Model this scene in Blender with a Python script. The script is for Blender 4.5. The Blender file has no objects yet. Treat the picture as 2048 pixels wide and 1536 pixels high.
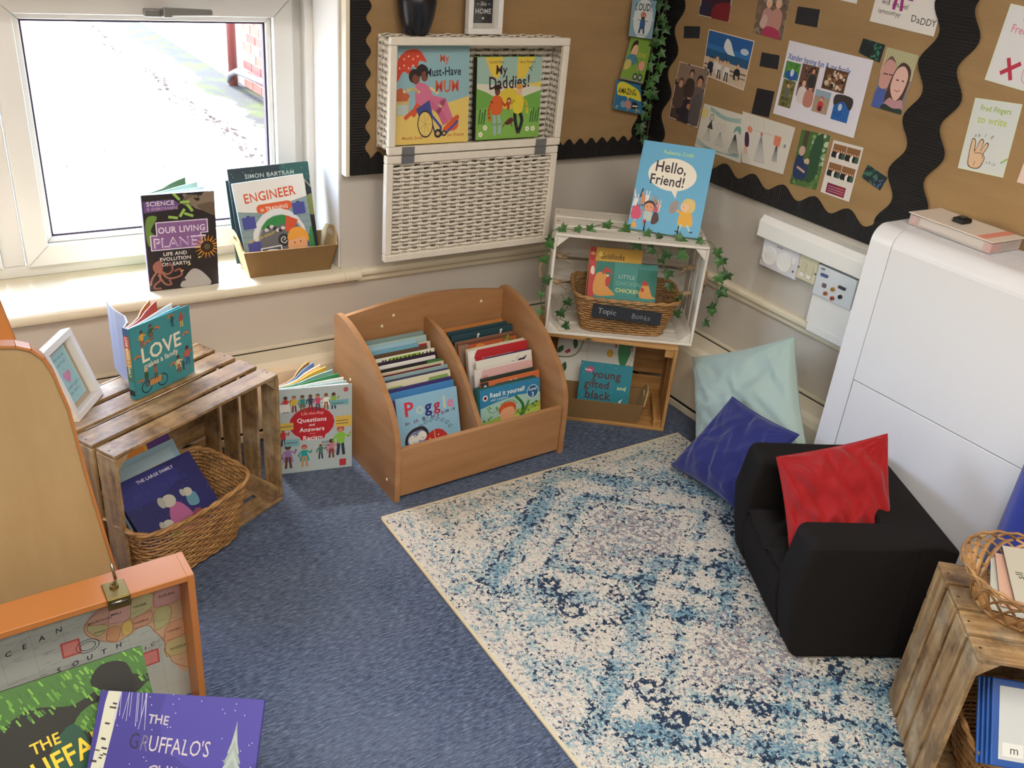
import bpy, bmesh, math, random
import numpy as np
from mathutils import Matrix, Vector
from mathutils.geometry import tessellate_polygon
random.seed(7)
PI = math.pi
sc = bpy.context.scene
COL = sc.collection

# ---------------------------------------------------------------- camera
cam = bpy.data.cameras.new('camera'); cam.sensor_width = 36; cam.lens = 36 * 1829.86 / 2048
cam.clip_start = .02; cam.clip_end = 200
camo = bpy.data.objects.new('camera', cam); COL.objects.link(camo)
_pi, _ya, _ro = .4827044, .60844206, .0947626
_fw = Vector((math.sin(_ya) * math.cos(_pi), math.cos(_ya) * math.cos(_pi), -math.sin(_pi)))
_r0 = Vector((math.cos(_ya), -math.sin(_ya), 0)); _u0 = _r0.cross(_fw)
_r = math.cos(_ro) * _r0 + math.sin(_ro) * _u0; _u = -math.sin(_ro) * _r0 + math.cos(_ro) * _u0
camo.matrix_world = Matrix(((_r.x, _u.x, -_fw.x, 0), (_r.y, _u.y, -_fw.y, 0), (_r.z, _u.z, -_fw.z, 1.6), (0, 0, 0, 1)))
sc.camera = camo

# ---------------------------------------------------------------- light
sc.view_settings.view_transform = 'Standard'; sc.view_settings.look = 'None'
sc.view_settings.gamma = 1; sc.view_settings.use_curve_mapping = False
sc.view_settings.exposure = 0.0
wd = bpy.data.worlds.new('sky'); sc.world = wd; wd.use_nodes = True
_n = wd.node_tree.nodes; _sky = _n.new('ShaderNodeTexSky'); _sky.sky_type = 'NISHITA'
_sky.sun_disc = False; _sky.sun_elevation = .88; _sky.sun_rotation = -.2
wd.node_tree.links.new(_sky.outputs[0], _n['Background'].inputs[0]); _n['Background'].inputs[1].default_value = 3.2
def light(name, kind, loc, energy, color, **k):
    l = bpy.data.lights.new(name, kind); l.energy = energy; l.color = color
    for a, b in k.items(): setattr(l, a, b)
    o = bpy.data.objects.new(name, l); o.location = loc; COL.objects.link(o); return o
sun = light('sun', 'SUN', (0, 0, 5), 19, (1, .97, .92), angle=.30)
sun.rotation_euler = Vector((-.25, 1, 1.75)).to_track_quat('Z', 'Y').to_euler()
for _x, _y, _e in ((-.9, .5, 26), (.55, .1, 40), (-.9, -1.2, 30), (.9, -1.2, 32)):
    light('ceiling_lamp', 'AREA', (_x, _y, 2.655), _e, (1, .94, .85), shape='RECTANGLE', size=1.1, size_y=.5)

# ---------------------------------------------------------------- helpers
def rgb(h):
    h = h.lstrip('#'); c = [int(h[i:i + 2], 16) / 255 for i in (0, 2, 4)]
    return tuple((x / 12.92 if x <= .04045 else ((x + .055) / 1.055) ** 2.4) for x in c)
class NT:
    def __init__(s, m): s.t = m.node_tree; s.n = s.t.nodes; s.l = s.t.links; s.p = s.n['Principled BSDF']
    def add(s, typ, ins=None, **k):
        n = s.n.new(typ)
        for a, b in k.items(): setattr(n, a, b)
        for a, b in (ins or {}).items():
            if hasattr(b, 'is_linked') or isinstance(b, bpy.types.NodeSocket): s.l.new(b, n.inputs[a])
            else: n.inputs[a].default_value = b
        return n
    def link(s, a, b): s.l.new(a, b)
    def noise(s, vec, scale, detail=3, rough=.55, w=None):
        return s.add('ShaderNodeTexNoise', {'Vector': vec, 'Scale': scale, 'Detail': detail, 'Roughness': rough}).outputs[0]
    def ramp(s, f, stops):
        n = s.add('ShaderNodeValToRGB', {'Fac': f}); e = n.color_ramp.elements
        while len(e) < len(stops): e.new(.5)
        for i, (p, c) in enumerate(stops): e[i].position = p; e[i].color = (*c, 1) if len(c) == 3 else c
        return n.outputs[0]
    def mix(s, f, a, b, mode='MIX'):
        n = s.add('ShaderNodeMix', data_type='RGBA', blend_type=mode)
        for i, v in ((0, f), (6, a), (7, b)):
            if isinstance(v, bpy.types.NodeSocket): s.l.new(v, n.inputs[i])
            elif i == 0: n.inputs[0].default_value = v
            else: n.inputs[i].default_value = (*v, 1)
        return n.outputs[2]
    def math(s, op, a, b=0.):
        n = s.add('ShaderNodeMath', operation=op)
        for i, v in ((0, a), (1, b)):
            if isinstance(v, bpy.types.NodeSocket): s.l.new(v, n.inputs[i])
            else: n.inputs[i].default_value = v
        return n.outputs[0]
    def vec(s, kind='Object', scale=None, rot=None):
        v = s.add('ShaderNodeTexCoord').outputs[kind]
        if scale or rot:
            m = s.add('ShaderNodeMapping', {'Vector': v})
            if scale: m.inputs['Scale'].default_value = scale
            if rot: m.inputs['Rotation'].default_value = rot
            v = m.outputs[0]
        return v
    def bump(s, h, strength=.3, dist=.002):
        b = s.add('ShaderNodeBump', {'Height': h, 'Strength': strength, 'Distance': dist}); s.l.new(b.outputs[0], s.p.inputs['Normal'])
def mat(name, color, rough=.6, metal=0., noise=0., nscale=30, bump=0., **k):
    m = bpy.data.materials.new(name); m.use_nodes = True; t = NT(m)
    c = rgb(color) if isinstance(color, str) else color
    t.p.inputs['Base Color'].default_value = (*c, 1); t.p.inputs['Roughness'].default_value = rough; t.p.inputs['Metallic'].default_value = metal
    for a, b in k.items(): t.p.inputs[a.replace('_', ' ')].default_value = b
    if noise or bump:
        v = t.vec(); f = t.noise(v, nscale)
        if noise: t.link(t.mix(f, tuple(x * (1 - noise) for x in c), tuple(min(1, x * (1 + noise)) for x in c)), t.p.inputs['Base Color'])
        if bump: t.bump(f, bump)
    return m
def wood(name, a, b, c=None, scale=(2, 26, 26), rough=.5, knots=False, bump=.15, weather=0):
    # scale is small along the grain
    m = bpy.data.materials.new(name); m.use_nodes = True; t = NT(m)
    v = t.vec('Object', scale)
    oi = t.add('ShaderNodeObjectInfo').outputs['Random']
    off = t.add('ShaderNodeVectorMath', {0: v}, operation='ADD')
    cb = t.add('ShaderNodeCombineXYZ', {'X': t.math('MULTIPLY', oi, 40.), 'Y': t.math('MULTIPLY', oi, 17.), 'Z': 0.})
    t.link(cb.outputs[0], off.inputs[1]); v = off.outputs[0]
    f = t.noise(v, 2.2, 6, .62); g = t.noise(v, 9, 3)
    col = t.ramp(f, [(.3, rgb(a)), (.55, rgb(b)), (.75, rgb(c or b))])
    if weather:
        w = t.noise(t.add('ShaderNodeVectorMath', {0: t.vec('Object', (7, 7, 7)), 1: cb.outputs[0]}, operation='ADD').outputs[0], 2., 5, .7)
        col = t.mix(t.ramp(w, [(.46, (0, 0, 0)), (.66, (weather * .85,) * 3)]), col, rgb('4f3a26'))
        w2 = t.noise(t.vec('Object', (3, 3, 3)), 3., 4, .6)
        col = t.mix(t.ramp(w2, [(.5, (0, 0, 0)), (.75, (weather * .6,) * 3)]), col, rgb('c8b89a'))
    t.link(col, t.p.inputs['Base Color']); t.p.inputs['Roughness'].default_value = rough
    t.bump(t.math('ADD', f, g), bump, .002)
    return m

class MB:
    """collects shapes into one mesh"""
    def __init__(s): s.v = []; s.f = []; s.mi = []; s.cur = 0
    def add(s, vs, fs, M=None):
        o = len(s.v)
        s.v += [tuple(M @ Vector(v)) if M is not None else tuple(v) for v in vs]
        for f in fs: s.f.append([i + o for i in f]); s.mi.append(s.cur)
    def box(s, a, b, M=None):
        x0, y0, z0 = a; x1, y1, z1 = b
        s.add([(x0, y0, z0), (x1, y0, z0), (x1, y1, z0), (x0, y1, z0), (x0, y0, z1), (x1, y0, z1), (x1, y1, z1), (x0, y1, z1)],
              [(0, 3, 2, 1), (4, 5, 6, 7), (0, 1, 5, 4), (1, 2, 6, 5), (2, 3, 7, 6), (3, 0, 4, 7)], M); return s
    def prism(s, pts, h0, h1, axis='z', M=None):
        n = len(pts)
        def P(p, h): return {'z': (p[0], p[1], h), 'y': (p[0], h, p[1]), 'x': (h, p[0], p[1])}[axis]
        vs = [P(p, h0) for p in pts] + [P(p, h1) for p in pts]
        tri = tessellate_polygon([[Vector((p[0], p[1], 0)) for p in pts]])
        fs = [tuple(t) for t in tri] + [tuple(i + n for i in t)[::-1] for t in tri]
        fs += [(i, (i + 1) % n, (i + 1) % n + n, i + n) for i in range(n)]
        s.add(vs, fs, M); return s
    def tube(s, pts, r, seg=6, M=None, closed=False, flat=1.0):
        pts = [Vector(p) for p in pts]; n = len(pts); vs = []; fs = []
        up0 = Vector((0, 0, 1))
        for i, p in enumerate(pts):
            a = pts[(i - 1) % n] if (closed or i > 0) else p; b = pts[(i + 1) % n] if (closed or i < n - 1) else p
            d = (b - a)
            if d.length < 1e-9: d = Vector((1, 0, 0))
            d.normalize(); up = up0 if abs(d.z) < .9 else Vector((1, 0, 0))
            e1 = d.cross(up).normalized(); e2 = d.cross(e1)
            rr = r[i] if isinstance(r, (list, tuple)) else r
            for k in range(seg):
                t = 2 * PI * k / seg; vs.append(p + e1 * rr * math.cos(t) * flat + e2 * rr * math.sin(t))
        m = n if closed else n - 1
        for i in range(m):
            for k in range(seg):
                a = i * seg + k; b = i * seg + (k + 1) % seg; c = ((i + 1) % n) * seg + (k + 1) % seg; d = ((i + 1) % n) * seg + k
                fs.append((a, b, c, d))
        if not closed:
            fs.append(tuple(range(seg))[::-1]); fs.append(tuple(range((n - 1) * seg, n * seg)))
        s.add(vs, fs, M); return s
    def lathe(s, prof, seg=24, M=None):
        vs = []; fs = []; n = len(prof)
        for r, z in prof:
            for k in range(seg): t = 2 * PI * k / seg; vs.append((r * math.cos(t), r * math.sin(t), z))
        for i in range(n - 1):
            for k in range(seg): fs.append((i * seg + k, i * seg + (k + 1) % seg, (i + 1) * seg + (k + 1) % seg, (i + 1) * seg + k))
        s.add(vs, fs, M); return s
    def grid(s, fn, nu, nv, M=None):
        vs = [fn(i / nu, j / nv) for j in range(nv + 1) for i in range(nu + 1)]
        s.add(vs, [(j * (nu + 1) + i, j * (nu + 1) + i + 1, (j + 1) * (nu + 1) + i + 1, (j + 1) * (nu + 1) + i) for j in range(nv) for i in range(nu)], M); return s
    def build(s, name, m, parent=None, smooth=False, bevel=0, seg=2, label=None, kind=None, solid=0, fixn=True):
        me = bpy.data.meshes.new(name); me.from_pydata(s.v, [], s.f)
        ms = m if isinstance(m, (list, tuple)) else [m]
        for x in ms: me.materials.append(x)
        if len(ms) > 1: me.polygons.foreach_set('material_index', s.mi)
        if fixn:
            b = bmesh.new(); b.from_mesh(me); bmesh.ops.recalc_face_normals(b, faces=b.faces); b.to_mesh(me); b.free()
        if smooth: me.polygons.foreach_set('use_smooth', [True] * len(me.polygons))
        me.update()
        o = bpy.data.objects.new(name, me); COL.objects.link(o)
        if parent: o.parent = parent
        if bevel:
            md = o.modifiers.new('bevel', 'BEVEL'); md.width = bevel; md.segments = seg; md.limit_method = 'ANGLE'; md.angle_limit = .6
            if not smooth: me.polygons.foreach_set('use_smooth', [True] * len(me.polygons)); md.harden_normals = True
        if solid: md = o.modifiers.new('solid', 'SOLIDIFY'); md.thickness = solid; md.offset = 0
        if label: o['label'] = label
        if kind: o['kind'] = kind
        return o
def boxo(name, a, b, m, parent=None, bevel=0, **k): return MB().box(a, b).build(name, m, parent, bevel=bevel, **k)
def thing(name, label, cat, loc=(0, 0, 0), rz=0, group=None, M=None):
    o = bpy.data.objects.new(name, None); COL.objects.link(o); o.empty_display_size = .05
    if M is not None: o.matrix_world = M
    else: o.location = loc; o.rotation_euler = (0, 0, rz)
    o['label'] = label; o['category'] = cat
    if group: o['group'] = group
    return o
def tag(o, label, cat, group=None):
    o['label'] = label; o['category'] = cat
    if group: o['group'] = group
    return o
def struct(o): o['kind'] = 'structure'; return o
def pose(x, y, z, rot=0, tilt=0, roll=0):
    """bottom-left corner of an upright sheet: turned by rot, leaning back by tilt, rolled in its own plane"""
    return Matrix.Translation((x, y, z)) @ Matrix.Rotation(rot, 4, 'Z') @ Matrix.Rotation(-tilt, 4, 'X') @ Matrix.Rotation(-roll, 4, 'Y')
def T3(x, y, z): return Matrix.Translation((x, y, z))
def inst(o, parent=None, name=None):
    c = o.copy(); COL.objects.link(c)
    if parent: c.parent = parent
    return c

# ---------------------------------------------------------------- flat print
class Font:
    def __init__(s, chars):
        s.g = {}; tmp = []
        def mk(body, off):
            cu = bpy.data.curves.new('t', 'FONT'); cu.body = body; cu.offset = off; cu.resolution_u = 2; cu.fill_mode = 'FRONT'
            o = bpy.data.objects.new('t', cu); COL.objects.link(o); tmp.append(o); return o
        hh = mk('HH', 0); L = []
        for c in chars: L.append((c, mk(c, 0), mk(c, .006 if c in 'MNWmw' else .017), mk('H' + c + 'H', 0)))
        bpy.context.view_layer.update(); dg = bpy.context.evaluated_depsgraph_get()
        def tris(o):
            me = bpy.data.meshes.new_from_object(o.evaluated_get(dg)); me.calc_loop_triangles()
            r = [[(me.vertices[i].co.x, me.vertices[i].co.y) for i in t.vertices] for t in me.loop_triangles]
            bpy.data.meshes.remove(me); return r
        def wid(o):
            t = tris(o); xs = [p[0] for q in t for p in q]; return max(xs)
        w0 = wid(hh)
        for c, a, b, w in L: s.g[c] = (tris(a), tris(b), wid(w) - w0)
        for o in tmp:
            cu = o.data; bpy.data.objects.remove(o); bpy.data.curves.remove(cu)
FONT = Font("ABCDEFGHIJKLMNOPQRSTUVWXYZabcdefghijklmnopqrstuvwxyz0123456789!?&'.,-~")
def clip(poly, w, h):
    for ax, lim, sg in ((0, 0, 1), (0, w, -1), (1, 0, 1), (1, h, -1)):
        out = []; n = len(poly)
        for i in range(n):
            a = poly[i]; b = poly[(i + 1) % n]; da = sg * (a[ax] - lim); db = sg * (b[ax] - lim)
            if da >= 0: out.append(a)
            if (da >= 0) != (db >= 0):
                t = da / (da - db); out.append((a[0] + (b[0] - a[0]) * t, a[1] + (b[1] - a[1]) * t))
        poly = out
        if len(poly) < 3: return []
    return poly
class Art:
    """flat printed artwork in centimetres, origin bottom left"""
    def __init__(s, w, h, bg=None):
        s.w = w; s.h = h; s.it = []; s.k = 0
        if bg: s.R(0, 0, w, h, bg)
    def raw(s, polys, col): s.k += 1; s.it.append((polys, rgb(col), s.k)); return s
    def P(s, pts, col):
        t = tessellate_polygon([[Vector((p[0], p[1], 0)) for p in pts]])
        return s.raw([[pts[i] for i in q] for q in t], col)
    def mv(s, dx=0, dy=0, sx=1, sy=1, a=0):
        s.it[a:] = [([[(x * sx + dx, y * sy + dy) for x, y in p] for p in P], c, k) for P, c, k in s.it[a:]]; return s
    def R(s, x, y, w, h, col): return s.raw([[(x, y), (x + w, y), (x + w, y + h), (x, y + h)]], col)
    def E(s, x, y, rx, ry=None, col='000000', rot=0, n=18):
        ry = ry or rx; c, q = math.cos(rot), math.sin(rot)
        return s.raw([[(x + rx * math.cos(t) * c - ry * math.sin(t) * q, y + rx * math.cos(t) * q + ry * math.sin(t) * c) for t in [2 * PI * i / n for i in range(n)]]], col)
    def RR(s, x, y, w, h, r, col):
        p = []
        for cx, cy, a in ((x + w - r, y + r, -PI / 2), (x + w - r, y + h - r, 0), (x + r, y + h - r, PI / 2), (x + r, y + r, PI)):
            for i in range(5): t = a + PI / 2 * i / 4; p.append((cx + r * math.cos(t), cy + r * math.sin(t)))
        return s.raw([p], col)
    def S(s, pts, col, n=4): return s.P(smooth2(pts, n, True), col)
    def L(s, pts, wd, col, sm=0):
        if sm: pts = smooth2(pts, sm, False)
        q = []
        for a, b in zip(pts[:-1], pts[1:]):
            dx, dy = b[0] - a[0], b[1] - a[1]; l = math.hypot(dx, dy) or 1e-6; nx, ny = -dy / l * wd / 2, dx / l * wd / 2
            ex, ey = dx / l * wd * .3, dy / l * wd * .3
            q.append([(a[0] + nx - ex, a[1] + ny - ey), (a[0] - nx - ex, a[1] - ny - ey), (b[0] - nx + ex, b[1] - ny + ey), (b[0] + nx + ex, b[1] + ny + ey)])
        return s.raw(q, col)
    def T(s, txt, x, y, size, col, bold=0, sx=1, shear=0, rot=0, align='l', jit=0, cols=None, track=0, arc=0):
        adv = [FONT.g[c][2] + .02 * bold if c in FONT.g else .33 for c in txt]
        W = sum(adv) * size * sx + track * max(0, len(txt) - 1)
        cx = {'l': 0, 'c': -W / 2, 'r': -W}[align]; c, q = math.cos(rot), math.sin(rot)
        for i, ch in enumerate(txt):
            if ch in FONT.g:
                ja = random.uniform(-jit, jit) if jit else 0; jy = random.uniform(-jit, jit) * size * .3 if jit else 0
                if arc: jy += -arc * ((cx + W / 2 - (0 if align != 'l' else W / 2)) ** 2)
                P = []
                for t in FONT.g[ch][1 if bold else 0]:
                    r = []
                    for (u, v) in t:
                        u2 = (u + shear * v) * size * sx; v2 = v * size
                        u3 = u2 * math.cos(ja) - v2 * math.sin(ja) + cx; v3 = u2 * math.sin(ja) + v2 * math.cos(ja) + jy
                        r.append((x + u3 * c - v3 * q, y + u3 * q + v3 * c))
                    P.append(r)
                s.raw(P, cols[i % len(cols)] if cols else col)
            cx += adv[i] * size * sx + track
        return s
    def fig(s, x, y, h, skin='8a5a3c', hair='2a1c18', top='d06030', bot='3a4a70', dress=False, arms=1, lean=0):
        """a small standing figure, feet at x, y"""
        hd = h * .13
        X = lambda t: x + lean * t * h
        if dress: s.P([(X(.75) - h * .08, y + h * .76), (X(.75) + h * .08, y + h * .76), (X(.2) + h * .2, y + h * .25), (X(.2) - h * .2, y + h * .25)], top)
        s.L([(X(0) - h * .09, y), (X(.42) - h * .05, y + h * .45)], h * .09, bot if not dress else skin); s.L([(X(0) + h * .09, y), (X(.42) + h * .05, y + h * .45)], h * .09, bot if not dress else skin)
        if not dress: s.S([(X(.4) - h * .1, y + h * .42), (X(.4) + h * .1, y + h * .42), (X(.75) + h * .11, y + h * .74), (X(.78), y + h * .79), (X(.75) - h * .11, y + h * .74)], top)
        if arms:
            s.L([(X(.72) - h * .1, y + h * .72), (X(.5) - h * .22, y + h * .55), (X(.5) - h * .2, y + h * .45)], h * .06, top)
            s.L([(X(.72) + h * .1, y + h * .72), (X(.6) + h * .24, y + h * .62), (X(.6) + h * .28, y + h * .72)], h * .06, top)
            s.E(X(.5) - h * .2, y + h * .43, h * .035, None, skin, n=8); s.E(X(.6) + h * .28, y + h * .75, h * .035, None, skin, n=8)
        s.E(X(.9), y + h * .9, hd * .85, hd * .9, hair, n=12); s.E(X(.9), y + h * .865, hd * .62, hd * .68, skin, n=12)
        return s
    def build(s, name, parent, off=.0004, M=None, mp=None, m=None, fit=None):
        vs = []; fs = []; cs = []; k = 0; kx, kz = (fit[0] / s.w, fit[1] / s.h) if fit else (.01, .01)
        for polys, col, ly in s.it:
            for p in polys:
                p = clip(p, s.w, s.h)
                if len(p) < 3: continue
                d = off + ly * .0000035
                if mp: vs += [mp(a / s.w, b / s.h, d) for a, b in p]
                else: vs += [(a * kx, -d, b * kz) for a, b in p]
                fs.append(list(range(k, k + len(p)))); k += len(p); cs += [(*col, 1)] * len(p)
        me = bpy.data.meshes.new(name); me.from_pydata(vs, [], fs)
        at = me.color_attributes.new('Col', 'FLOAT_COLOR', 'CORNER')
        at.data.foreach_set('color', np.array(cs, dtype=np.float32).ravel())
        me.materials.append(m or PRINT); o = bpy.data.objects.new(name, me); COL.objects.link(o)
        if parent: o.parent = parent
        if M is not None: o.matrix_local = M
        return o
def smooth2(p, n, closed):
    m = len(p); out = []
    rng = range(m) if closed else range(m - 1)
    for i in rng:
        g = (lambda j: p[j % m]) if closed else (lambda j: p[max(0, min(m - 1, j))])
        a, b, c, d = g(i - 1), g(i), g(i + 1), g(i + 2)
        for k in range(n):
            t = k / n
            out.append(tuple(.5 * (2 * b[q] + (c[q] - a[q]) * t + (2 * a[q] - 5 * b[q] + 4 * c[q] - d[q]) * t * t + (-a[q] + 3 * b[q] - 3 * c[q] + d[q]) * t ** 3) for q in range(len(b))))
    if not closed: out.append(tuple(p[-1]))
    return out
def printmat(name, rough, coat=0):
    m = bpy.data.materials.new(name); m.use_nodes = True; t = NT(m)
    a = t.add('ShaderNodeAttribute', attribute_name='Col'); t.link(a.outputs['Color'], t.p.inputs['Base Color'])
    t.p.inputs['Roughness'].default_value = rough; t.p.inputs['Coat Weight'].default_value = coat; t.p.inputs['Coat Roughness'].default_value = .25
    return m
PRINT = printmat('printed_ink', .5, .04); PAPERP = printmat('printed_paper', .8)

# ---------------------------------------------------------------- materials
M_ = {}
M_['wall'] = mat('wall_paint', 'c9c1b6', .7, noise=.04, nscale=3)
M_['reveal'] = mat('reveal_paint', 'e6e4df', .6, noise=.03, nscale=6)
M_['gloss'] = mat('gloss_paint', 'e6dcc4', .25, noise=.05, nscale=5)
M_['dado'] = mat('lower_wall_paint', 'cdc4b4', .35, noise=.04, nscale=4)
M_['upvc'] = mat('white_upvc', 'e4e3df', .35)
M_['white'] = mat('white_plastic', 'eceae6', .4)
M_['black'] = mat('black_gap', '0c0b0c', .6)
M_['darkrub'] = mat('rubber_gasket', '3b2f45', .6)
M_['chrome'] = mat('brushed_metal', '9a9a98', .3, 1)
M_['beech'] = wood('beech_veneer', '9e7046', 'aa7c52', 'b48860', scale=(1.2, 1.2, 10), rough=.4, bump=.02)
M_['birch'] = wood('birch_ply', 'a98c60', 'b4986c', 'bca276', scale=(3, 3, .8), rough=.4, bump=.02)
M_['orange'] = mat('orange_lacquer', 'b8763f', .35, noise=.05, nscale=6)
for _ax, _sc in (('', (2.5, 26, 26)), ('y', (26, 2.5, 26)), ('z', (26, 26, 2.5))):
    M_['rustic' + _ax] = wood('rustic_board', '765735', 'a28056', 'c2a578', scale=_sc, rough=.5, bump=.4, weather=.95)
    M_['pine' + _ax] = wood('pine_board', '9a6c3a', 'b98a52', 'c99c62', scale=_sc, rough=.5, bump=.1)
    M_['whitewood' + _ax] = wood('white_washed_board', 'cfc6b8', 'e6dfd2', 'efe9dd', scale=_sc, rough=.7, bump=.3)
M_['wicker'] = wood('wicker_cane', '7c5730', 'a87c4a', 'c79d66', scale=(9, 9, 9), rough=.5, bump=.1)
M_['wickerw'] = mat('white_paper_cord', 'e6ddce', .7, noise=.08, nscale=40)
M_['card'] = mat('brown_card', '84663e', .75, noise=.06, nscale=60)
M_['cardin'] = mat('pale_card', 'b79c70', .75, noise=.05, nscale=60)
M_['pages'] = mat('page_edges', 'd9d4c8', .8, noise=.06, nscale=200)
M_['leaf'] = mat('ivy_leaf', '284d20', .45, noise=.35, nscale=25)
M_['leaf2'] = mat('pale_ivy_leaf', '3c672c', .45, noise=.3, nscale=25)
M_['stem'] = mat('ivy_stem', '4d6b38', .6)
M_['rope'] = mat('jute_rope', 'b39a78', .9, noise=.2, nscale=120)
M_['blackf'] = mat('black_cotton', '1d1a19', .95, noise=.15, nscale=300, bump=.15, Specular_IOR_Level=.15)
def hexmat(h, rough=.5, cache={}):
    if (h, rough) not in cache: cache[(h, rough)] = mat('colour_' + h, h, rough)
    return cache[(h, rough)]
# ================================================================ room shell
WY, WX, SZ = 2.64, 2.34, .496
def carpet():
    m = bpy.data.materials.new('blue_loop_carpet'); m.use_nodes = True; t = NT(m)
    v = t.vec('Object', (30, 150, 60), (0, 0, .12)); f = t.noise(v, 1.5, 5, .72)
    g = t.noise(t.vec('Object', (1, 1, 1)), 420, 2, .6); h = t.noise(t.vec('Object'), 2.5, 4)
    c = t.ramp(f, [(.36, rgb('2d3547')), (.47, rgb('4c5870')), (.55, rgb('617089')), (.68, rgb('929eb4'))])
    c = t.mix(t.ramp(g, [(.45, (0, 0, 0)), (.7, (.5, .5, .5))]), c, rgb('343f5a'))
    c = t.mix(t.ramp(h, [(.4, (0, 0, 0)), (.7, (.25, .25, .25))]), c, rgb('8c96a8'))
    t.link(c, t.p.inputs['Base Color']); t.p.inputs['Roughness'].default_value = .95
    t.bump(t.math('ADD', f, g), .9, .004); return m
struct(boxo('floor', (-2.6, -2.6, -.1), (WX, WY + .29, 0), carpet()))
struct(boxo('ceiling', (-2.6, -2.6, 2.7), (WX + .1, WY + .29, 2.8), mat('ceiling_paint', 'ece8df', .8)))
struct(boxo('wall_left', (-2.7, -2.6, 0), (-2.6, WY + .29, 2.7), M_['wall']))
struct(boxo('wall_front', (-2.7, -2.7, 0), (WX + .1, -2.6, 2.7), M_['wall']))
struct(boxo('wall_right', (WX, -2.6, 0), (WX + .1, WY + .29, 2.7), M_['wall']))
RXE = 1.115; WT = 1.335
w = MB(); w.box((-2.6, WY, 0), (WX, WY + .29, SZ - .035)); w.box((RXE, WY, SZ - .035), (WX, WY + .29, 2.7)); w.box((-2.6, WY, SZ - .035), (-1.35, WY + .29, 2.7)); w.box((-1.35, WY, WT), (RXE, WY + .29, 2.7))
struct(w.build('wall_back', M_['wall']))
rv = MB(); rv.box((RXE - .006, WY + .003, SZ), (RXE + .001, 2.93, WT)); rv.box((RXE - .03, 2.835, SZ), (RXE - .004, 2.93, WT))
struct(rv.build('trim_1', M_['reveal'], bevel=.004))
# sill with rounded nose
prof = [(2.93, SZ), (2.612, SZ), (2.603, SZ - .003), (2.597, SZ - .012), (2.597, SZ - .024), (2.603, SZ - .033), (2.612, SZ - .036), (2.65, SZ - .036), (2.65, SZ - .03), (2.93, SZ - .03)]
s = MB(); s.prism(prof, -1.35, RXE - .001, 'x'); s.prism([(2.64, SZ)] + prof[1:7] + [(2.64, SZ - .036)], RXE - .0011, 1.172, 'x')
struct(s.build('window_sill', M_['gloss'], bevel=.002))
# dado rails and pipe boxing
dp = [(0, .492), (-.018, .492), (-.026, .484), (-.026, .474), (-.018, .466), (-.012, .462), (-.012, .45), (-.004, .44), (0, .438)]
struct(MB().prism([(WY + a, z) for a, z in dp], 1.172, WX, 'x').build('trim_2', M_['gloss'], bevel=.002))
struct(MB().prism([(WX + a, z) for a, z in dp], 1.43, WY - .001, 'y').build('trim_3', M_['gloss'], bevel=.002))
BX, BY, BZ = 2.207, 2.507, .256
for nm, pts, ax, a, b in (('trim_4', [(WY, .03), (BY + .006, .03), (BY + .006, BZ - .03), (BY + .014, BZ - .012), (BY + .03, BZ), (WY - .022, BZ), (WY - .022, BZ - .006), (WY - .018, BZ - .006), (WY - .018, BZ + .006), (WY, BZ + .006)], 'x', -2.6, WX),
                          ('trim_5', [(WX, .03), (BX + .006, .03), (BX + .006, BZ - .03), (BX + .014, BZ - .012), (BX + .03, BZ), (WX - .022, BZ), (WX - .022, BZ - .006), (WX - .018, BZ - .006), (WX - .018, BZ + .006), (WX, BZ + .006)], 'y', -2.6, WY)):
    struct(MB().prism(pts, a, b, ax).build(nm, M_['gloss'], bevel=.0))
g = MB(); g.box((-2.6, WY - .024, BZ - .004), (WX - .02, WY - .017, BZ + .0012)); g.box((WX - .024, -2.6, BZ - .004), (WX - .017, WY - .02, BZ + .0012))
g.box((BX + .004, -2.6, .022), (BX + .02, WY, .034)); g.box((-2.6, BY + .004, .022), (BX, BY + .02, .034)); struct(g.build('trim_6', M_['black']))
struct(boxo('baseboard_back', (-2.6, BY, 0), (BX, BY + .03, .026), M_['gloss'], bevel=.003))
struct(boxo('baseboard_right', (BX, -2.6, 0), (BX + .03, BY, .026), M_['gloss'], bevel=.003))

# ---------------------------------------------------------------- window
win = bpy.data.objects.new('window_1', None); COL.objects.link(win); win['kind'] = 'structure'
def ring(mb, x0, z0, x1, z1, t, y0, y1, tb=None):
    tb = tb or t
    for pts in ([(x0, z0), (x1, z0), (x1 - t, z0 + tb), (x0 + t, z0 + tb)], [(x1, z0), (x1, z1), (x1 - t, z1 - t), (x1 - t, z0 + tb)], [(x1, z1), (x0, z1), (x0 + t, z1 - t), (x1 - t, z1 - t)], [(x0, z1), (x0, z0), (x0 + t, z0 + tb), (x0 + t, z1 - t)]):
        mb.prism(pts, y0, y1, 'y')
f = MB(); ring(f, -1.35, SZ, 1.09, WT, .035, 2.885, 2.95); f.box((.165, 2.886, SZ + .0352), (.225, 2.949, WT - .0352)); f.build('window_frame', M_['upvc'], win, bevel=.003)
glassm = bpy.data.materials.new('window_glass'); glassm.use_nodes = True
_t = NT(glassm); _tr = _t.add('ShaderNodeBsdfTransparent'); _gl = _t.add('ShaderNodeBsdfGlossy', {'Roughness': 0.0}); _mx = _t.add('ShaderNodeMixShader'); _mx.inputs[0].default_value = .05; _t.link(_tr.outputs[0], _mx.inputs[1]); _t.link(_gl.outputs[0], _mx.inputs[2]); _t.link(_mx.outputs[0], _t.n['Material Output'].inputs[0])
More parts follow.
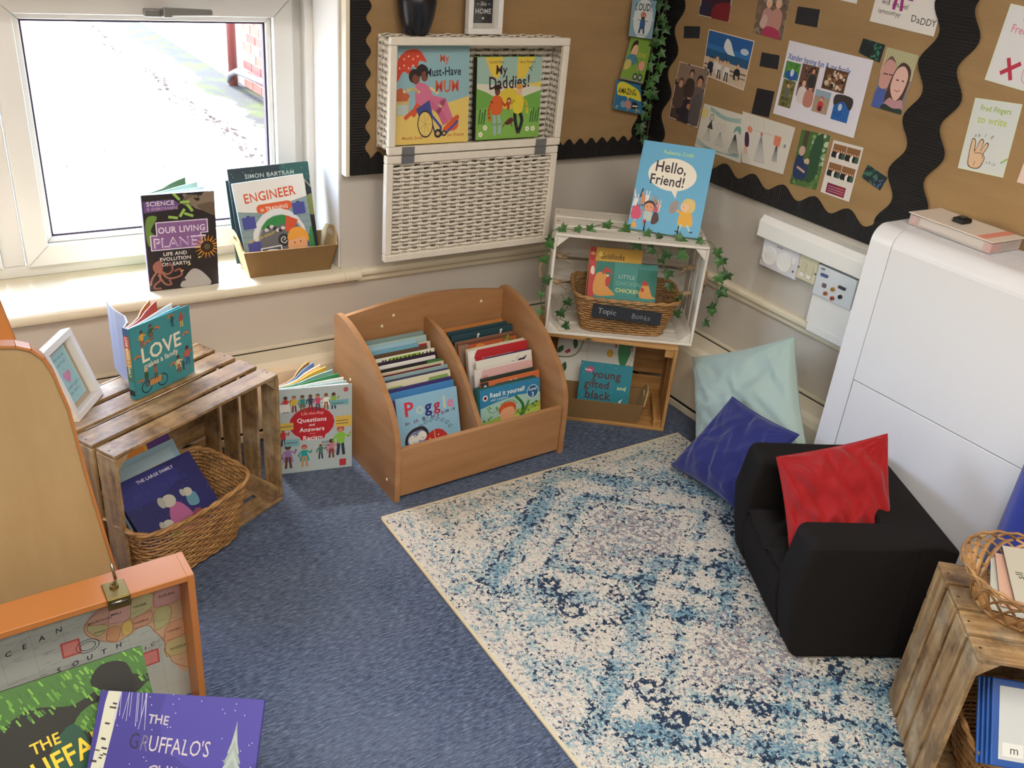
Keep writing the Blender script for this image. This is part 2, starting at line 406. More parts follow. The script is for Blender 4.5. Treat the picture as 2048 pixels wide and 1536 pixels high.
for x0, x1 in ((.228, 1.056), (-1.312, .162)):
    s = MB(); ring(s, x0, .532, x1, 1.295, .062, 2.862, 2.93); sash = s.build('window_sash', M_['upvc'], win, bevel=.004)
    a, b = x0 + .062, x1 - .062
    s = MB(); ring(s, a, .594, b, 1.233, .016, 2.885, 2.925); bead = s.build('glazing_bead', M_['upvc'], sash, bevel=.004)
    s = MB(); ring(s, a + .016, .610, b - .016, 1.217, .006, 2.896, 2.915); s.build('gasket', M_['darkrub'], sash)
    MB().box((a + .02, 2.903, .614), (b - .02, 2.906, 1.213)).build('glass', glassm, sash)
h = MB(); h.box((.62, 2.84, 1.232), (.69, 2.863, 1.254)); h.box((.665, 2.815, 1.234), (.69, 2.845, 1.256)); h.build('window_handle', M_['chrome'], win, bevel=.004)
MB().prism([(.665, 1.240), (.80, 1.244), (.80, 1.258), (.665, 1.262)], 2.808, 2.822, 'y').build('window_handle', M_['chrome'], win, bevel=.003)

# ---------------------------------------------------------------- outside
def ground():
    m = bpy.data.materials.new('worn_tarmac'); m.use_nodes = True; t = NT(m); v = t.vec('Object')
    sep = t.add('ShaderNodeSeparateXYZ', {'Vector': v}).outputs[0]
    n = t.noise(v, 1.6, 5, .6); f = t.noise(v, 9, 5, .7)
    x = t.math('ADD', sep, t.math('MULTIPLY', t.math('SUBTRACT', n, .5), .7))
    moss = t.math('MULTIPLY', t.ramp(x, [(0, (0, 0, 0)), (1, (0, 0, 0))]), 0.)
    base = t.mix(f, rgb('9c9890'), rgb('bdb9b0'))
    mr = t.add('ShaderNodeMapRange', {'Value': x, 'From Min': 1.95, 'From Max': 2.25}).outputs[0]
    base = t.mix(mr, base, t.mix(t.ramp(t.noise(v, 4, 4), [(.45, (0, 0, 0)), (.6, (1, 1, 1))]), t.mix(f, (.012, .014, .012), (.03, .03, .03)), t.mix(f, (.018, .026, .004), (.05, .07, .008))))
    t.link(base, t.p.inputs['Base Color']); t.p.inputs['Roughness'].default_value = .95; return m
struct(boxo('ground', (-14, WY + .29, -.1), (12, 26, 0), ground()))
bw = bpy.data.objects.new('brick_wall', None); COL.objects.link(bw); bw['kind'] = 'structure'
boxo('mortar', (2.55, 5.4, 0), (2.75, 14, 2.6), mat('lime_mortar', 'cfc4b8', .9, noise=.1), bw)
bm_ = [mat('red_brick', c, .85, noise=.12, nscale=12) for c in ('a4503f', 'b0604c', '95473a')]
proto = {}
for r in range(14):
    for c in range(9):
        y = 8.1 - c * .225 - (r % 2) * .1125
        k = random.randrange(3)
        if k not in proto: proto[k] = MB().box((2.538, 0, 0), (2.56, -.213, .064)).build('brick', bm_[k], bw, bevel=.004); proto[k].location = (0, y, .006 + r * .076)
        else: o = inst(proto[k], bw); o.location = (random.uniform(-.002, .002), y, .006 + r * .076)
boxo('washed_out_panel', (2.53, 8.26, 0), (2.56, 14, 2.6), mat('washed_out_brick', 'd8cfc4', .9, noise=.05), bw)  # overexposed brick beyond the pipe, its glare painted as a pale panel
tag(MB().tube([(2.47, 8.18, 0), (2.47, 8.18, 2.6)], .038, 10).build('downpipe', mat('brown_pipe', '6e2f2a', .5), smooth=True), 'brown vertical downpipe against the brick wall outside the window', 'pipe')
tag(MB().tube([(2.44, 8.2, .03), (2.43, 8.12, .1), (2.44, 7.98, .15), (2.45, 6.9, .2)], .025, 8).build('drain_pipe', mat('grey_pipe', '6b6468', .5), smooth=True), 'grey pipe bending away from the foot of the brown downpipe outside', 'pipe')
lv = MB()
for i in range(300):
    y = random.uniform(5.5, 12.5); x = 1.9 + random.gauss(0, .045) + .03 * math.sin(y * 3) if i < 235 else random.uniform(0, 2.2)
    a = random.uniform(0, 6.3); r = random.uniform(.016, .038) * (1 if i < 235 else .6)
    lv.add([(x + r * math.cos(a + k * 1.57) * (1 if k % 2 else .5), y + r * math.sin(a + k * 1.57) * (1 if k % 2 else .5), .004 + .006 * (k % 2)) for k in range(4)], [(0, 1, 2, 3)])
o = lv.build('fallen_leaves', mat('dry_leaf', '2c1407', .9)); tag(o, 'dry brown leaves lying in a line on the path outside', 'leaves'); o['kind'] = 'stuff'
tag(boxo('added_shade_ledge', (-2.2, 2.93, 1.52), (2.1, 3.1, 1.6), M_['white']), 'unseen white ledge added above the window outside to shade it', 'ledge')  # out-of-view ledge, added to hold back sun above the window

# ---------------------------------------------------------------- notice boards
def hess(name, a='987850', b='aa8b60'):
    m = bpy.data.materials.new(name); m.use_nodes = True; t = NT(m)
    f = t.noise(t.vec('Object', (500, 500, 60)), 1, 3); g = t.noise(t.vec('Object', (60, 60, 500)), 1, 3); l = t.noise(t.vec('Object', (1, 1, 5)), 3, 4)
    c = t.mix(t.math('MULTIPLY', t.math('ADD', f, g), .5), rgb(a), rgb(b)); c = t.mix(t.ramp(l, [(.4, (0, 0, 0)), (.75, (.5, .5, .5))]), c, rgb('886b46'))
    t.link(c, t.p.inputs['Base Color']); t.p.inputs['Roughness'].default_value = .95; t.bump(t.math('ADD', f, g), .4, .001); return m
HESS = hess('brown_hessian')
def corr(name, ax, per):
    m = bpy.data.materials.new(name); m.use_nodes = True; t = NT(m)
    t.p.inputs['Base Color'].default_value = (*rgb('1c1a1b'), 1); t.p.inputs['Roughness'].default_value = .55
    w = t.add('ShaderNodeTexWave', {'Vector': t.vec('Object'), 'Scale': 2 * PI / per / 20, 'Distortion': .3, 'Detail': 1}, wave_type='BANDS', bands_direction=ax)
    t.bump(w.outputs[1], 1., .004); return m
CZ = corr('black_corrugated_border', 'Z', .0085); CX = corr('black_corrugated_card', 'X', .006); CY = corr('black_corrugated_paper', 'Y', .008)
nb = thing('notice_board', 'hessian noticeboard with black scalloped border on the wall beside the window', 'noticeboard', (0, 0, 0))
boxo('backing', (1.125, 2.612, .812), (2.3255, WY, 2.2), HESS, nb)
boxo('board_frame', (1.118, 2.604, .808), (1.131, WY, 2.2), M_['gloss'], nb, bevel=.002)
def scal(a, b, base, amp, per, edge, n=10, ph=0):
    """scalloped strip outline from a to b along its length, straight side at base, waving side at edge"""
    k = max(2, int(abs(b - a) / per * n)); out = [(a, base)]
    for i in range(k + 1):
        t = a + (b - a) * i / k; out.append((t, edge + amp * math.cos(2 * PI * (t / per) + ph)))
    return out + [(b, base)]
sw = lambda L: [(q, p) for p, q in L]
MB().prism(sw(scal(.812, 2.2, 1.134, .0085, .0625, 1.19, ph=1)), 2.606, 2.611, 'y').build('scalloped_border', CZ, nb)
MB().prism(scal(1.134, 2.316, .812, .01, .049, .872), 2.602, 2.6065, 'y').build('scalloped_border', CX, nb)
MB().prism(sw(scal(.812, 2.2, 2.317, .012, .12, 2.255)), 2.606, 2.611, 'y').build('scalloped_border', CZ, nb)
nr = thing('notice_board', 'long hessian noticeboard with wavy black border above the white heater', 'noticeboard', (0, 0, 0))
boxo('backing', (2.326, -1.2, .80), (WX - .001, 2.61, 2.2), HESS, nr)
MB().prism(scal(-1.2, 2.6, .80, .017, .13, .862, ph=.8), 2.3195, 2.3245, 'x').build('scalloped_border', CY, nr)
MB().prism(sw(scal(.80, 2.2, 2.604, .018, .145, 2.535, ph=2)), 2.320, 2.325, 'x').build('scalloped_border', CZ, nr)
def wav(t, c, amp, ph): return c + amp * math.cos(2 * PI * t / .148 + ph)
zs = [.80 + 1.4 * i / 110 for i in range(111)]
MB().prism([(wav(z, 1.565 - .06, -.0, 0) + .052 + .019 * math.cos(2 * PI * z / .148 + .6), z) for z in zs] + [(1.505 - .052 + .019 * math.cos(2 * PI * z / .148 + .6) - .012, z) for z in zs[::-1]], 2.3185, 2.3205, 'x').build('divider_strip', CZ, nr)

# ---------------------------------------------------------------- wall services
dt = thing('cable_trunking', 'white cable trunking running along the wall under the noticeboard', 'trunking', (0, 0, 0))
MB().prism([(WX, .705), (2.285, .705), (2.285, .755), (2.30, .775), (WX, .775)], 1.43, 1.966, 'y').build('trunking_cover', M_['white'], dt, bevel=.003)
so = thing('wall_socket', 'double blanked white socket box at the left end of the trunking', 'socket', (2.315, 1.868, .655), 0)
boxo('back_box', (-.0, -.078, -.047), (.025, .078, .05), M_['white'], so, bevel=.004)
boxo('face_plate', (-.012, -.078, -.046), (0, .078, .047), mat('cool_white_plate', 'd9d7dd', .35), so, bevel=.004)
for y in (.04, -.024):
    Mx = Matrix.Translation((-.012, y, -.004)) @ Matrix.Rotation(-PI / 2, 4, 'Y')
    MB().lathe([(.031, 0), (.031, .003), (.026, .003), (.026, .0005), (0, .0005)], 24, Mx).build('round_blank', M_['white'], so, smooth=False)
for y, z in ((.068, -.02), (-.066, -.02)): boxo('screw', (-.0135, y - .003, z - .003), (-.011, y + .003, z + .003), M_['chrome'], so)
for y in (.066, -.062): boxo('switch', (-.016, y - .006, .0), (-.011, y + .006, .022), M_['white'], so, bevel=.002)
Art(4, 1).T('A-GL3', 0, .1, .9, '202020', bold=1).build('label_print', so, M=Matrix(((0, 1, 0, -.0122), (-1, 0, 0, .018), (0, 0, 1, .032), (0, 0, 0, 1))))
da = thing('data_socket', 'cream double data socket between the blank plate and the media plate', 'socket', (2.315, 1.752, .66), 0)
boxo('face_plate', (-.01, -.038, -.04), (.025, .038, .042), mat('cream_plate', 'd6d0b4', .4), da, bevel=.003)
for y in (.014, -.014):
    boxo('shutter', (-.013, y - .011, -.012), (-.008, y + .011, .018), mat('cream_shutter', 'cfc9ad', .4), da, bevel=.001)
    boxo('port', (-.0145, y - .008, -.026), (-.008, y + .008, -.014), M_['white'], da)
for y in (.034, -.034): boxo('screw', (-.0115, y - .003, -.006), (-.009, y + .003, 0), M_['chrome'], da)
mp = thing('media_plate', 'white media connection plate with coloured sockets beside the heater', 'socket panel', (2.31, 1.63, .65), 0)
boxo('face_plate', (-.02, -.075, -.048), (.03, .073, .047), mat('pale_steel_plate', 'd5dbe0', .3), mp, bevel=.003)
boxo('lower_cover', (-.008, -.075, -.15), (.03, .08, -.048), M_['white'], mp, bevel=.004)
Art(3, 1.2).T('RM', 0, .1, 1.1, '333a48', bold=1, shear=.2).build('logo_print', mp, M=Matrix(((0, 1, 0, -.0203), (-1, 0, 0, .062), (0, 0, 1, .034), (0, 0, 0, 1))))
def port(y, z, w, h, m, nm='port'): boxo(nm, (-.026, y - w / 2, z - h / 2), (-.018, y + w / 2, z + h / 2), m, mp, bevel=.002)
port(.042, .022, .026, .009, hexmat('4a5a86')); port(-.03, .008, .026, .009, hexmat('332f36')); port(.034, -.008, .013, .013, hexmat('6f5f62'))
for y, z, c in ((0, -.008, 'b5863e'), (.022, -.03, 'a8663a'), (-.006, -.035, 'a04a30'), (-.032, -.02, '2a2a2e')):
    MB().lathe([(.0065, 0), (.0065, .006), (.003, .006), (.003, .001), (0, .001)], 12, Matrix.Translation((-.02, y, z)) @ Matrix.Rotation(-PI / 2, 4, 'Y')).build('socket', hexmat(c), mp)
cd = thing('conduit_box', 'white lower conduit run fixed along the rail behind the heater', 'conduit', (0, 0, 0))
boxo('conduit_cover', (2.30, 1.43, .475), (WX, 1.70, .503), M_['white'], cd, bevel=.003)

# ---------------------------------------------------------------- heater
ht = thing('heater', 'tall white metal heater cabinet with slotted top against the right wall', 'heater', (0, 0, 0))
HM = mat('heater_enamel', 'd9d8dc', .35)
HX, HY, HZ = 2.10, 1.422, .935
pr = [(HX + .0, .04)] + [(HX + .045 * (1 - math.cos(a)), HZ - .045 + .045 * math.sin(a)) for a in [i * PI / 16 for i in range(9)]] + [(WX - .026, HZ), (WX - .026, .5), (2.2, .5), (2.2, .04)]
MB().prism(pr, HY - .065, HY, 'y').build('end_cap', HM, ht, bevel=.012, seg=4)
pr2 = [(HX + .002 if p[0] < HX + .001 else p[0], p[1]) for p in pr]
MB().prism([(p[0] + .001, p[1] - .0005) for p in pr if not (p[1] > .52 and p[0] < 2.2)] + [], -.9, HY - .067, 'y').build('lower_panel', HM, ht) if 0 else None
MB().box((HX, -.9, .04), (2.2, HY - .067, .503)).build('lower_panel', HM, ht, bevel=.002)
top = [(HX, .506)] + pr[1:10] + [(2.165, HZ), (2.165, HZ - .02), (WX - .026, HZ - .02), (WX - .026, .506)]
top = [(a, b) for a, b in top]
MB().prism(top, -.9, HY - .067, 'y').build('upper_panel', HM, ht)
for i in range(7): boxo('grille_bar', (2.172 + i * .0205, -.9, HZ - .016), (2.172 + i * .0205 + .0115, HY - .067, HZ), HM, ht)
boxo('plinth', (2.12, -.9, .0), (WX - .13, HY - .03, .04), M_['black'], ht)
boxo('slot_shade', (2.166, -.9, HZ - .0205), (WX - .027, HY - .068, HZ - .0195), hexmat('57504a', .9), ht)  # dark sheet standing in for the shade inside the top slots
# ================================================================ crates
def crate(label, loc, rz, w, d, h, m, ns=4, post='tri', rough=1, sk=.009, nb=4, handles=False, group=None, gp=.018):
    t = thing('wooden_crate', label, 'crate', loc, rz, group)
    jit = lambda a: random.uniform(-a, a) * rough
    GP = gp; sd = (d - (ns - 1) * GP) / ns; mx, my, mz = M_[m], M_[m + 'y'], M_[m + 'z']; m = mx
    slats = []
    for z0 in (0, h - sk):
        for i in range(ns):
            y = i * (sd + GP)
            sl_ = boxo('slat', (0 + abs(jit(.003)), y + jit(.002), z0), (w - abs(jit(.003)), y + sd + jit(.003), z0 + sk), m, t, bevel=.0018)
            if z0: slats.append(sl_)
    for x0 in (0, w - sk):
        for i in range(ns):
            y = i * (sd + GP)
            boxo('end_board', (x0, y + jit(.002), sk + .001), (x0 + sk, y + sd + jit(.003), h - sk - .001), mz, t, bevel=.0018)
    bh = (h - (nb - 1) * .012) / nb
    for i in range(nb):
        boxo('back_board', (.002, d + .0005, i * (bh + .012)), (w - .002, d + .008, i * (bh + .012) + bh), m, t, bevel=.0015)
    p = .038
    for sx in (0, 1):
        for sz in (0, 1):
            x = sk + .0005 if not sx else w - sk - .0005; z = sk + .0005 if not sz else h - sk - .0005
            dx = p if not sx else -p; dz = p if not sz else -p
            if post == 'tri': pts = [(x, z), (x + dx, z), (x, z + dz)]
            else: pts = [(x, z), (x + dx * .75, z), (x + dx * .75, z + dz * .75), (x, z + dz * .75)]
            MB().prism(pts, .004, d - .004, 'y').build('corner_post', my, t, bevel=.001)
    for i in range(ns):   # nail heads
        y = i * (sd + GP) + sd / 2
        for x in (.012, w - .012):
            MB().lathe([(0, h + .0008), (.003, h + .0006), (.003, h - .001)], 8, T3(x, y, 0)).build('nail', hexmat('3a3230', .5), slats[i])
    return t
cl = crate('rustic crate under the window with a white frame and open book on top', (.2591, 1.9191, 0), .4752, .5311, .2999, .4133, 'rustic')
cr = crate('rustic crate in the bottom right corner, in front of the black armchair', (1.5203, .5612, .0125), -.7139, .49, .29, .402, 'rustic', gp=.011)
cp = crate('honey-coloured pine crate on the floor under the white crate', (1.671, 2.283, 0), -.6636, .481, .225, .326, 'pine', ns=2, post='sq', rough=0, sk=.012, nb=3)
cw = crate('white-washed crate draped with ivy, stacked on the pine crate', (1.688, 2.262, .327), -.60, .5, .27, .352, 'whitewood', ns=3, rough=.5)
# rope handles of the white crate
for x, s in ((.0, 1), (.5, -1)):
    for z in (.14, .235):
        r = MB(); r.tube([(x - s * .012, .13, z), (x + s * .02, .13, z), (x + s * .035, .13, z - .006)], [.006, .008, .011], 8)
        for k in range(7): a = k * .9; r.tube([(x + s * .03, .13, z - .004), (x + s * (.055 + .006 * (k % 3)), .13 + .018 * math.cos(a), z - .01 + .018 * math.sin(a))], .002, 4)
        r.build('rope_knot', M_['rope'], cw, smooth=True)
    MB().tube([(x - s * .008, .13, .235), (x - s * .03, .13, .22), (x - s * .034, .13, .18), (x - s * .03, .13, .15), (x - s * .008, .13, .14)], .0055, 8).build('rope_handle', M_['rope'], cw, smooth=True)

# ================================================================ wicker basket
def rr(u, a, b, n=4.0):
    """superellipse point, u in 0..1"""
    t = 2 * PI * u; c, s = math.cos(t), math.sin(t)
    return (a * math.copysign(abs(c) ** (2 / n), c), b * math.copysign(abs(s) ** (2 / n), s))
def rrpts(a, b, N, n=5.5):
    P = [rr(i / 400, a, b, n) for i in range(400)]; L = [0]
    for i in range(400): q = P[(i + 1) % 400]; L.append(L[-1] + math.hypot(q[0] - P[i][0], q[1] - P[i][1]))
    out = []; j = 0
    for k in range(N):
        s = L[-1] * k / N
        while L[j + 1] < s: j += 1
        t = (s - L[j]) / (L[j + 1] - L[j] or 1); q = P[(j + 1) % 400]; out.append((P[j][0] + (q[0] - P[j][0]) * t, P[j][1] + (q[1] - P[j][1]) * t))
    return out
def basket(label, M, a0, b0, a1, b1, h, rows=15, stakes=46, dip=0.0, r=.0036, m=None, name='wicker_basket'):
    m = m or M_['wicker']
    t = thing(name, label, 'basket', M=M)
    N = stakes * 2; w = MB()
    rim = lambda k: 1 - dip * (.5 - .5 * math.cos(4 * PI * k / N)) if dip else 1
    for i in range(rows):
        f = (i + .5) / rows
        P = rrpts(a0 + (a1 - a0) * f, b0 + (b1 - b0) * f, N); pts = []
        for k, (x, y) in enumerate(P):
            s = .0026 * (1 if ((k // 2 + i) % 2) else -1) if k % 2 == 0 else 0
            l = math.hypot(x, y); pts.append((x + x / l * s, y + y / l * s, f * h * rim(k)))
        w.tube(pts, [r * random.uniform(.8, 1.1)] * N, 5, closed=True)
    w.build('weave', m, t, smooth=True, kind='stuff')
    s = MB(); P0 = rrpts(a0, b0, stakes); P1 = rrpts(a1, b1, stakes)
    for k in range(stakes): s.tube([(*P0[k], 0.002), (*P1[k], h * rim(2 * k))], .0021, 4)
    s.build('stakes', m, t, kind='stuff')
    for j in range(2):
        P = rrpts(a1 + .002, b1 + .002, N); ph = j * PI
        MB().tube([(x * (1 + .012 * math.cos(k * .9 + ph)), y * (1 + .012 * math.cos(k * .9 + ph)), h * rim(k) + .0035 * math.sin(k * .9 + ph)) for k, (x, y) in enumerate(P)], .0048, 6, closed=True).build('rim', m, t, smooth=True)
    MB().prism(rrpts(a0, b0, 32), .001, .007).build('base', m, t)
    return t
def PM(x, y, z, rot=0): return Matrix.Translation((x, y, z)) @ Matrix.Rotation(rot, 4, 'Z')
def loc_in(t, x, y, z, rot=0): return t.matrix_world @ PM(x, y, z, rot)
bpy.context.view_layer.update()
bk1 = basket('wicker basket of picture books inside the left rustic crate', loc_in(cl, .188, .058, .011, -.03), .145, .095, .180, .122, .195, rows=18, dip=.1)
bk2 = basket('wicker basket with a black chalkboard label inside the white crate', loc_in(cw, .262, .112, .0105, .02), .14, .085, .178, .118, .135, rows=14, dip=.04)
bk3 = basket('wicker basket of blue whiteboards inside the bottom right crate', loc_in(cr, .27, .10, .011, 0), .16, .10, .2, .13, .15, rows=14)
# chalk label
lab = thing('chalkboard_label', 'small black chalkboard label on the front of the basket', 'label', M=loc_in(cw, .148, -.013, .082, .02) @ Matrix.Rotation(-.16, 4, 'X') @ Matrix.Rotation(.06, 4, 'Y'))
boxo('plaque', (0, -.0015, 0), (.232, .0015, .045), mat('chalkboard', '24272e', .8), lab, bevel=.001)
Art(23.2, 4.5).T('Topic', 1.8, 1.5, 2.6, '9aa0a6', jit=.12, sx=1.05).build('chalk_word', lab, .0016, m=PAPERP); Art(23.2, 4.5).T('Books', 13.2, 1.3, 2.5, '7d838a', jit=.15, sx=1.0).build('chalk_word', lab, .0016, m=PAPERP)

# ================================================================ bookcase
bc = thing('book_display_box', 'beech book box with curved sides and two bays full of picture books', 'bookcase', (1.0144, 2.0046, 0), .0326)
W, Dp, H = .6261, .4177, .4465
side = [(0, 0), (0, .165), (.006, .21), (.022, .25), (.05, .295), (.083, .325), (.153, .382), (.24, .422), (.31, .445), (.36, .452), (.40, .450), (Dp, .435), (Dp, 0)]
side = [(0, 0)] + smooth2(side[1:-1], 3, False) + [(Dp, 0)]
sp_ = MB().prism(side, 0, .0175, 'x').build('side_panel', M_['beech'], bc, bevel=.004, seg=3)
MB().prism(side, W - .0175, W, 'x').build('side_panel', M_['beech'], bc, bevel=.004, seg=3)
MB().box((.018, .006, .012), (W - .018, .023, .176)).build('front_panel', M_['beech'], bc, bevel=.003)
arch = [(.018, .02)] + [(W - .018, .02)] + [(.018 + (W - .036) * (1 - i / 14), .438 + .03 * math.sin(PI * (1 - i / 14))) for i in range(15)]
bp_ = MB().prism(arch, Dp - .028, Dp - .012, 'y').build('back_panel', M_['beech'], bc, bevel=.003)
div = [(.024, .03), (.024, .15), (.05, .19), (.15, .30), (.26, .37), (.36, .392), (.387, .392), (.387, .03)]
MB().prism([(div[0])] + smooth2(div[1:-1], 3, False) + [div[-1]], .302, .318, 'x').build('divider', M_['beech'], bc, bevel=.003)
MB().prism([(.024, .02), (.389, .02), (.389, .14), (.30, .11), (.15, .065), (.024, .03)], .018, W - .018, 'x').build('stepped_base', M_['beech'], bc)
for x, y, z in ((-.0008, .05, .055), (-.0008, .30, .27)): MB().lathe([(.005, 0), (.004, .002), (0, .002)], 10, Matrix.Translation((x, y, z)) @ Matrix.Rotation(-PI / 2, 4, 'Y')).build('screw_cap', M_['gloss'], sp_)
for x, z in ((.19, .415), (.15, .385), (.52, .41)): MB().lathe([(.005, 0), (.004, .002), (0, .002)], 10, Matrix.Translation((x, Dp - .028, z)) @ Matrix.Rotation(PI / 2, 4, 'X')).build('screw_cap', M_['gloss'], bp_)

# ================================================================ folding woven wall box
wb = thing('woven_wall_box', 'white woven box with its lid hanging open, screwed to the noticeboard', 'box', (1.2149, 2.51, .8918), -.003)
W, Dp, H = .6353, .100, .3406; bt = .024
def ribbon_panel(nm, w, h, rows, M, pitch, amp=.0035, ph0=0):
    b = MB(); rh = h / rows
    for i in range(rows):
        z0 = i * rh + rh * .03; z1 = (i + 1) * rh - rh * .03; n = max(4, int(w / pitch * 4)); vs = []; fs = []
        for k in range(n + 1):
            x = w * k / n; y = -amp * math.sin(PI * x / pitch + (i % 2) * PI + ph0)
            e = .0012 * math.sin(k * 1.7 + i)
            vs += [(x, y, z0 + e), (x, y - .0016, (z0 + z1) / 2), (x, y, z1 + e), (x, y + .0012, (z0 + z1) / 2)]
            if k:
                for q in range(4): a = (k - 1) * 4 + q; c = (k - 1) * 4 + (q + 1) % 4; fs.append((a, c, c + 4, a + 4))
        b.add(vs, fs, M)
    s = MB()
    for k in range(1, int(w / pitch) + 1):
        for dx in (-.004, .004):
            x = k * pitch + dx
            if x < w: s.tube([(x, 0, 0), (x, 0, h)], .0016, 4, M)
    b.build(nm, M_['wickerw'], wb, smooth=True, kind='stuff'); s.build('stakes', M_['wickerw'], wb, kind='stuff')
def frame4(nm, x0, z0, x1, z1, t, y0, y1, off=0):
    for a, b in (((x0, z0), (x1, z0 + t)), ((x0, z1 - t), (x1, z1)), ((x0, z0 + t), (x0 + t, z1 - t)), ((x1 - t, z0 + t), (x1, z1 - t))):
        boxo(nm, (a[0], y0, a[1]), (b[0], y1, b[1]), M_['wickerw'], wb, bevel=.004, seg=3)
frame4('frame_bar', 0, 0, W, H, bt, 0, .018)
frame4('frame_bar', 0.004, .004, W - .004, H - .004, .016, Dp - .014, Dp)
ribbon_panel('woven_back', W - .03, H - .02, 17, T3(.015, Dp - .02, .01), .034)
RZ = lambda a: Matrix.Rotation(a, 4, 'Z')
ribbon_panel('woven_side', Dp - .02, H - .02, 17, T3(.006, Dp - .008, .01) @ RZ(-PI / 2), .02)
ribbon_panel('woven_side', Dp - .02, H - .02, 17, T3(W - .006, .012, .01) @ RZ(PI / 2), .02)
ribbon_panel('woven_top', W - .02, Dp - .02, 5, T3(.01, .012, H - .005) @ Matrix.Rotation(-PI / 2, 4, 'X'), .034)
ribbon_panel('woven_base', W - .02, Dp - .02, 5, T3(.01, .012, .008) @ Matrix.Rotation(-PI / 2, 4, 'X'), .034)
LH = .345
frame4('lid_bar', -.003, -LH, W - .002, -.004, bt, 0.004, .028)
ribbon_panel('woven_lid', W - .045, LH - .05, 24, T3(.021, .013, -LH + .024), .034, .004)
for x in (.045, .535):
    boxo('hinge', (x, -.0025, .002), (x + .042, .001, .024), M_['chrome'], wb); boxo('hinge', (x, -.0025, -.026), (x + .042, .001, -.002), M_['chrome'], wb)
    MB().tube([(x, -.002, 0), (x + .042, -.002, 0)], .003, 8).build('hinge', M_['chrome'], wb)

# ================================================================ card trays
def tray(label, M, w, h, d, fl=.02, m=None):
    m = m or M_['card']; t = thing('card_tray', label, 'tray', M=M); th = .004
    # floor inset by the flare, walls lean outwards
    b = (fl, fl * .8, w - fl, d - fl * .8)
    boxo('tray_floor', (b[0], b[1], 0), (b[2], b[3], th), m, t)
    def wall(p0, p1, q1, q0, nm, mm):
        n = (Vector(p1) - Vector(p0)).cross(Vector(q0) - Vector(p0)).normalized() * th
        vs = [Vector(p) for p in (p0, p1, q1, q0)]; vs += [v + n for v in vs]
        MB().add(vs, [(0, 1, 2, 3), (7, 6, 5, 4), (0, 4, 5, 1), (1, 5, 6, 2), (2, 6, 7, 3), (3, 7, 4, 0)]) if 0 else None
        x = MB(); x.add(vs, [(0, 1, 2, 3), (7, 6, 5, 4), (0, 4, 5, 1), (1, 5, 6, 2), (2, 6, 7, 3), (3, 7, 4, 0)]); x.build(nm, mm, t)
    wall((b[2], b[1], 0), (b[0], b[1], 0), (0, 0, h), (w, 0, h), 'front_wall', m)
    wall((b[0], b[3], 0), (b[2], b[3], 0), (w, d, h), (0, d, h), 'back_wall', m)
    for sx in (0, 1):
        x0 = b[0] if not sx else b[2]; x1 = 0 if not sx else w
        # lobed end with a hand hole, drawn in (s along depth, height) then leaned
        out = [(b[1] / d, 0), (b[3] / d, 0), (1, 1), (.93, 1.05), (.84, 1.3), (.7, 1.5), (.5, 1.57), (.3, 1.5), (.16, 1.3), (.07, 1.05), (0, 1)]
        hole = [(.5 + .17 * math.cos(a), 1.22 + .12 * math.sin(a)) for a in [2 * PI * i / 12 for i in range(12)]]
        poly = tessellate_polygon([[Vector((*p, 0)) for p in out], [Vector((*p, 0)) for p in hole[::-1]]])
        pts = out + hole[::-1]; x = MB(); n = len(pts); s = 1 if not sx else -1
        def pp(q, o): return (x0 + (x1 - x0) * q[1] + s * o, q[0] * d, q[1] * h)
        vs = [pp(q, 0) for q in pts] + [pp(q, th) for q in pts]
        fs = [tuple(f) for f in poly] + [tuple(i + n for i in f)[::-1] for f in poly]
        m0 = len(out)
        fs += [(i, (i + 1) % m0, (i + 1) % m0 + n, i + n) for i in range(m0)]
        fs += [(m0 + i, m0 + (i + 1) % 12, m0 + (i + 1) % 12 + n, m0 + i + n) for i in range(12)]
        x.add(vs, fs); x.build('handle_end', M_['cardin'] if m is M_['card'] else m, t)
    return t
tray('brown card tray of books at the right end of the window sill', PM(.800, 2.642, SZ + .0005, -.05), .300, .088, .15)
tray('brown card tray of baby books inside the pine crate', loc_in(cp, .112, -.014, .0125, .03), .29, .080, .14)

# ================================================================ birch panel unit, left edge
pu = thing('birch_unit', 'pale birch unit end with orange rounded edge at the left of the picture', 'furniture', (0, 1.65, 0))
px = [(-.5, 0), (.236, 0), (.21, .24), (.194, .311), (.181, .43), (.168, .554), (.156, .702), (.148, .74), (.141, .778), (.129, .811), (.112, .831), (.09, .841), (.067, .845), (-.5, .845)]
MB().prism([(x - .0, z) for x, z in px], .003, .022, 'y').build('end_panel', M_['birch'], pu)
ed = px[1:]
eb = MB()
for (a, b) in zip(ed[:-1], ed[1:]):
    dx, dz = b[0] - a[0], b[1] - a[1]; l = math.hypot(dx, dz); nx, nz = dz / l * .005, -dx / l * .005
    eb.prism([a, b, (b[0] + nx, b[1] + nz), (a[0] + nx, a[1] + nz)], -.001, .026, 'y')
eb.build('edge_band', M_['orange'], pu, smooth=False)
MB().prism([(.102, .80), (.086, .893), (.03, 1.2), (-.5, 1.2), (-.5, .80)], .10, .125, 'y').build('rear_panel', M_['orange'], pu, bevel=.004)
boxo('shelf', (-.5, .022, .3), (.10, .20, .32), M_['birch'], pu)

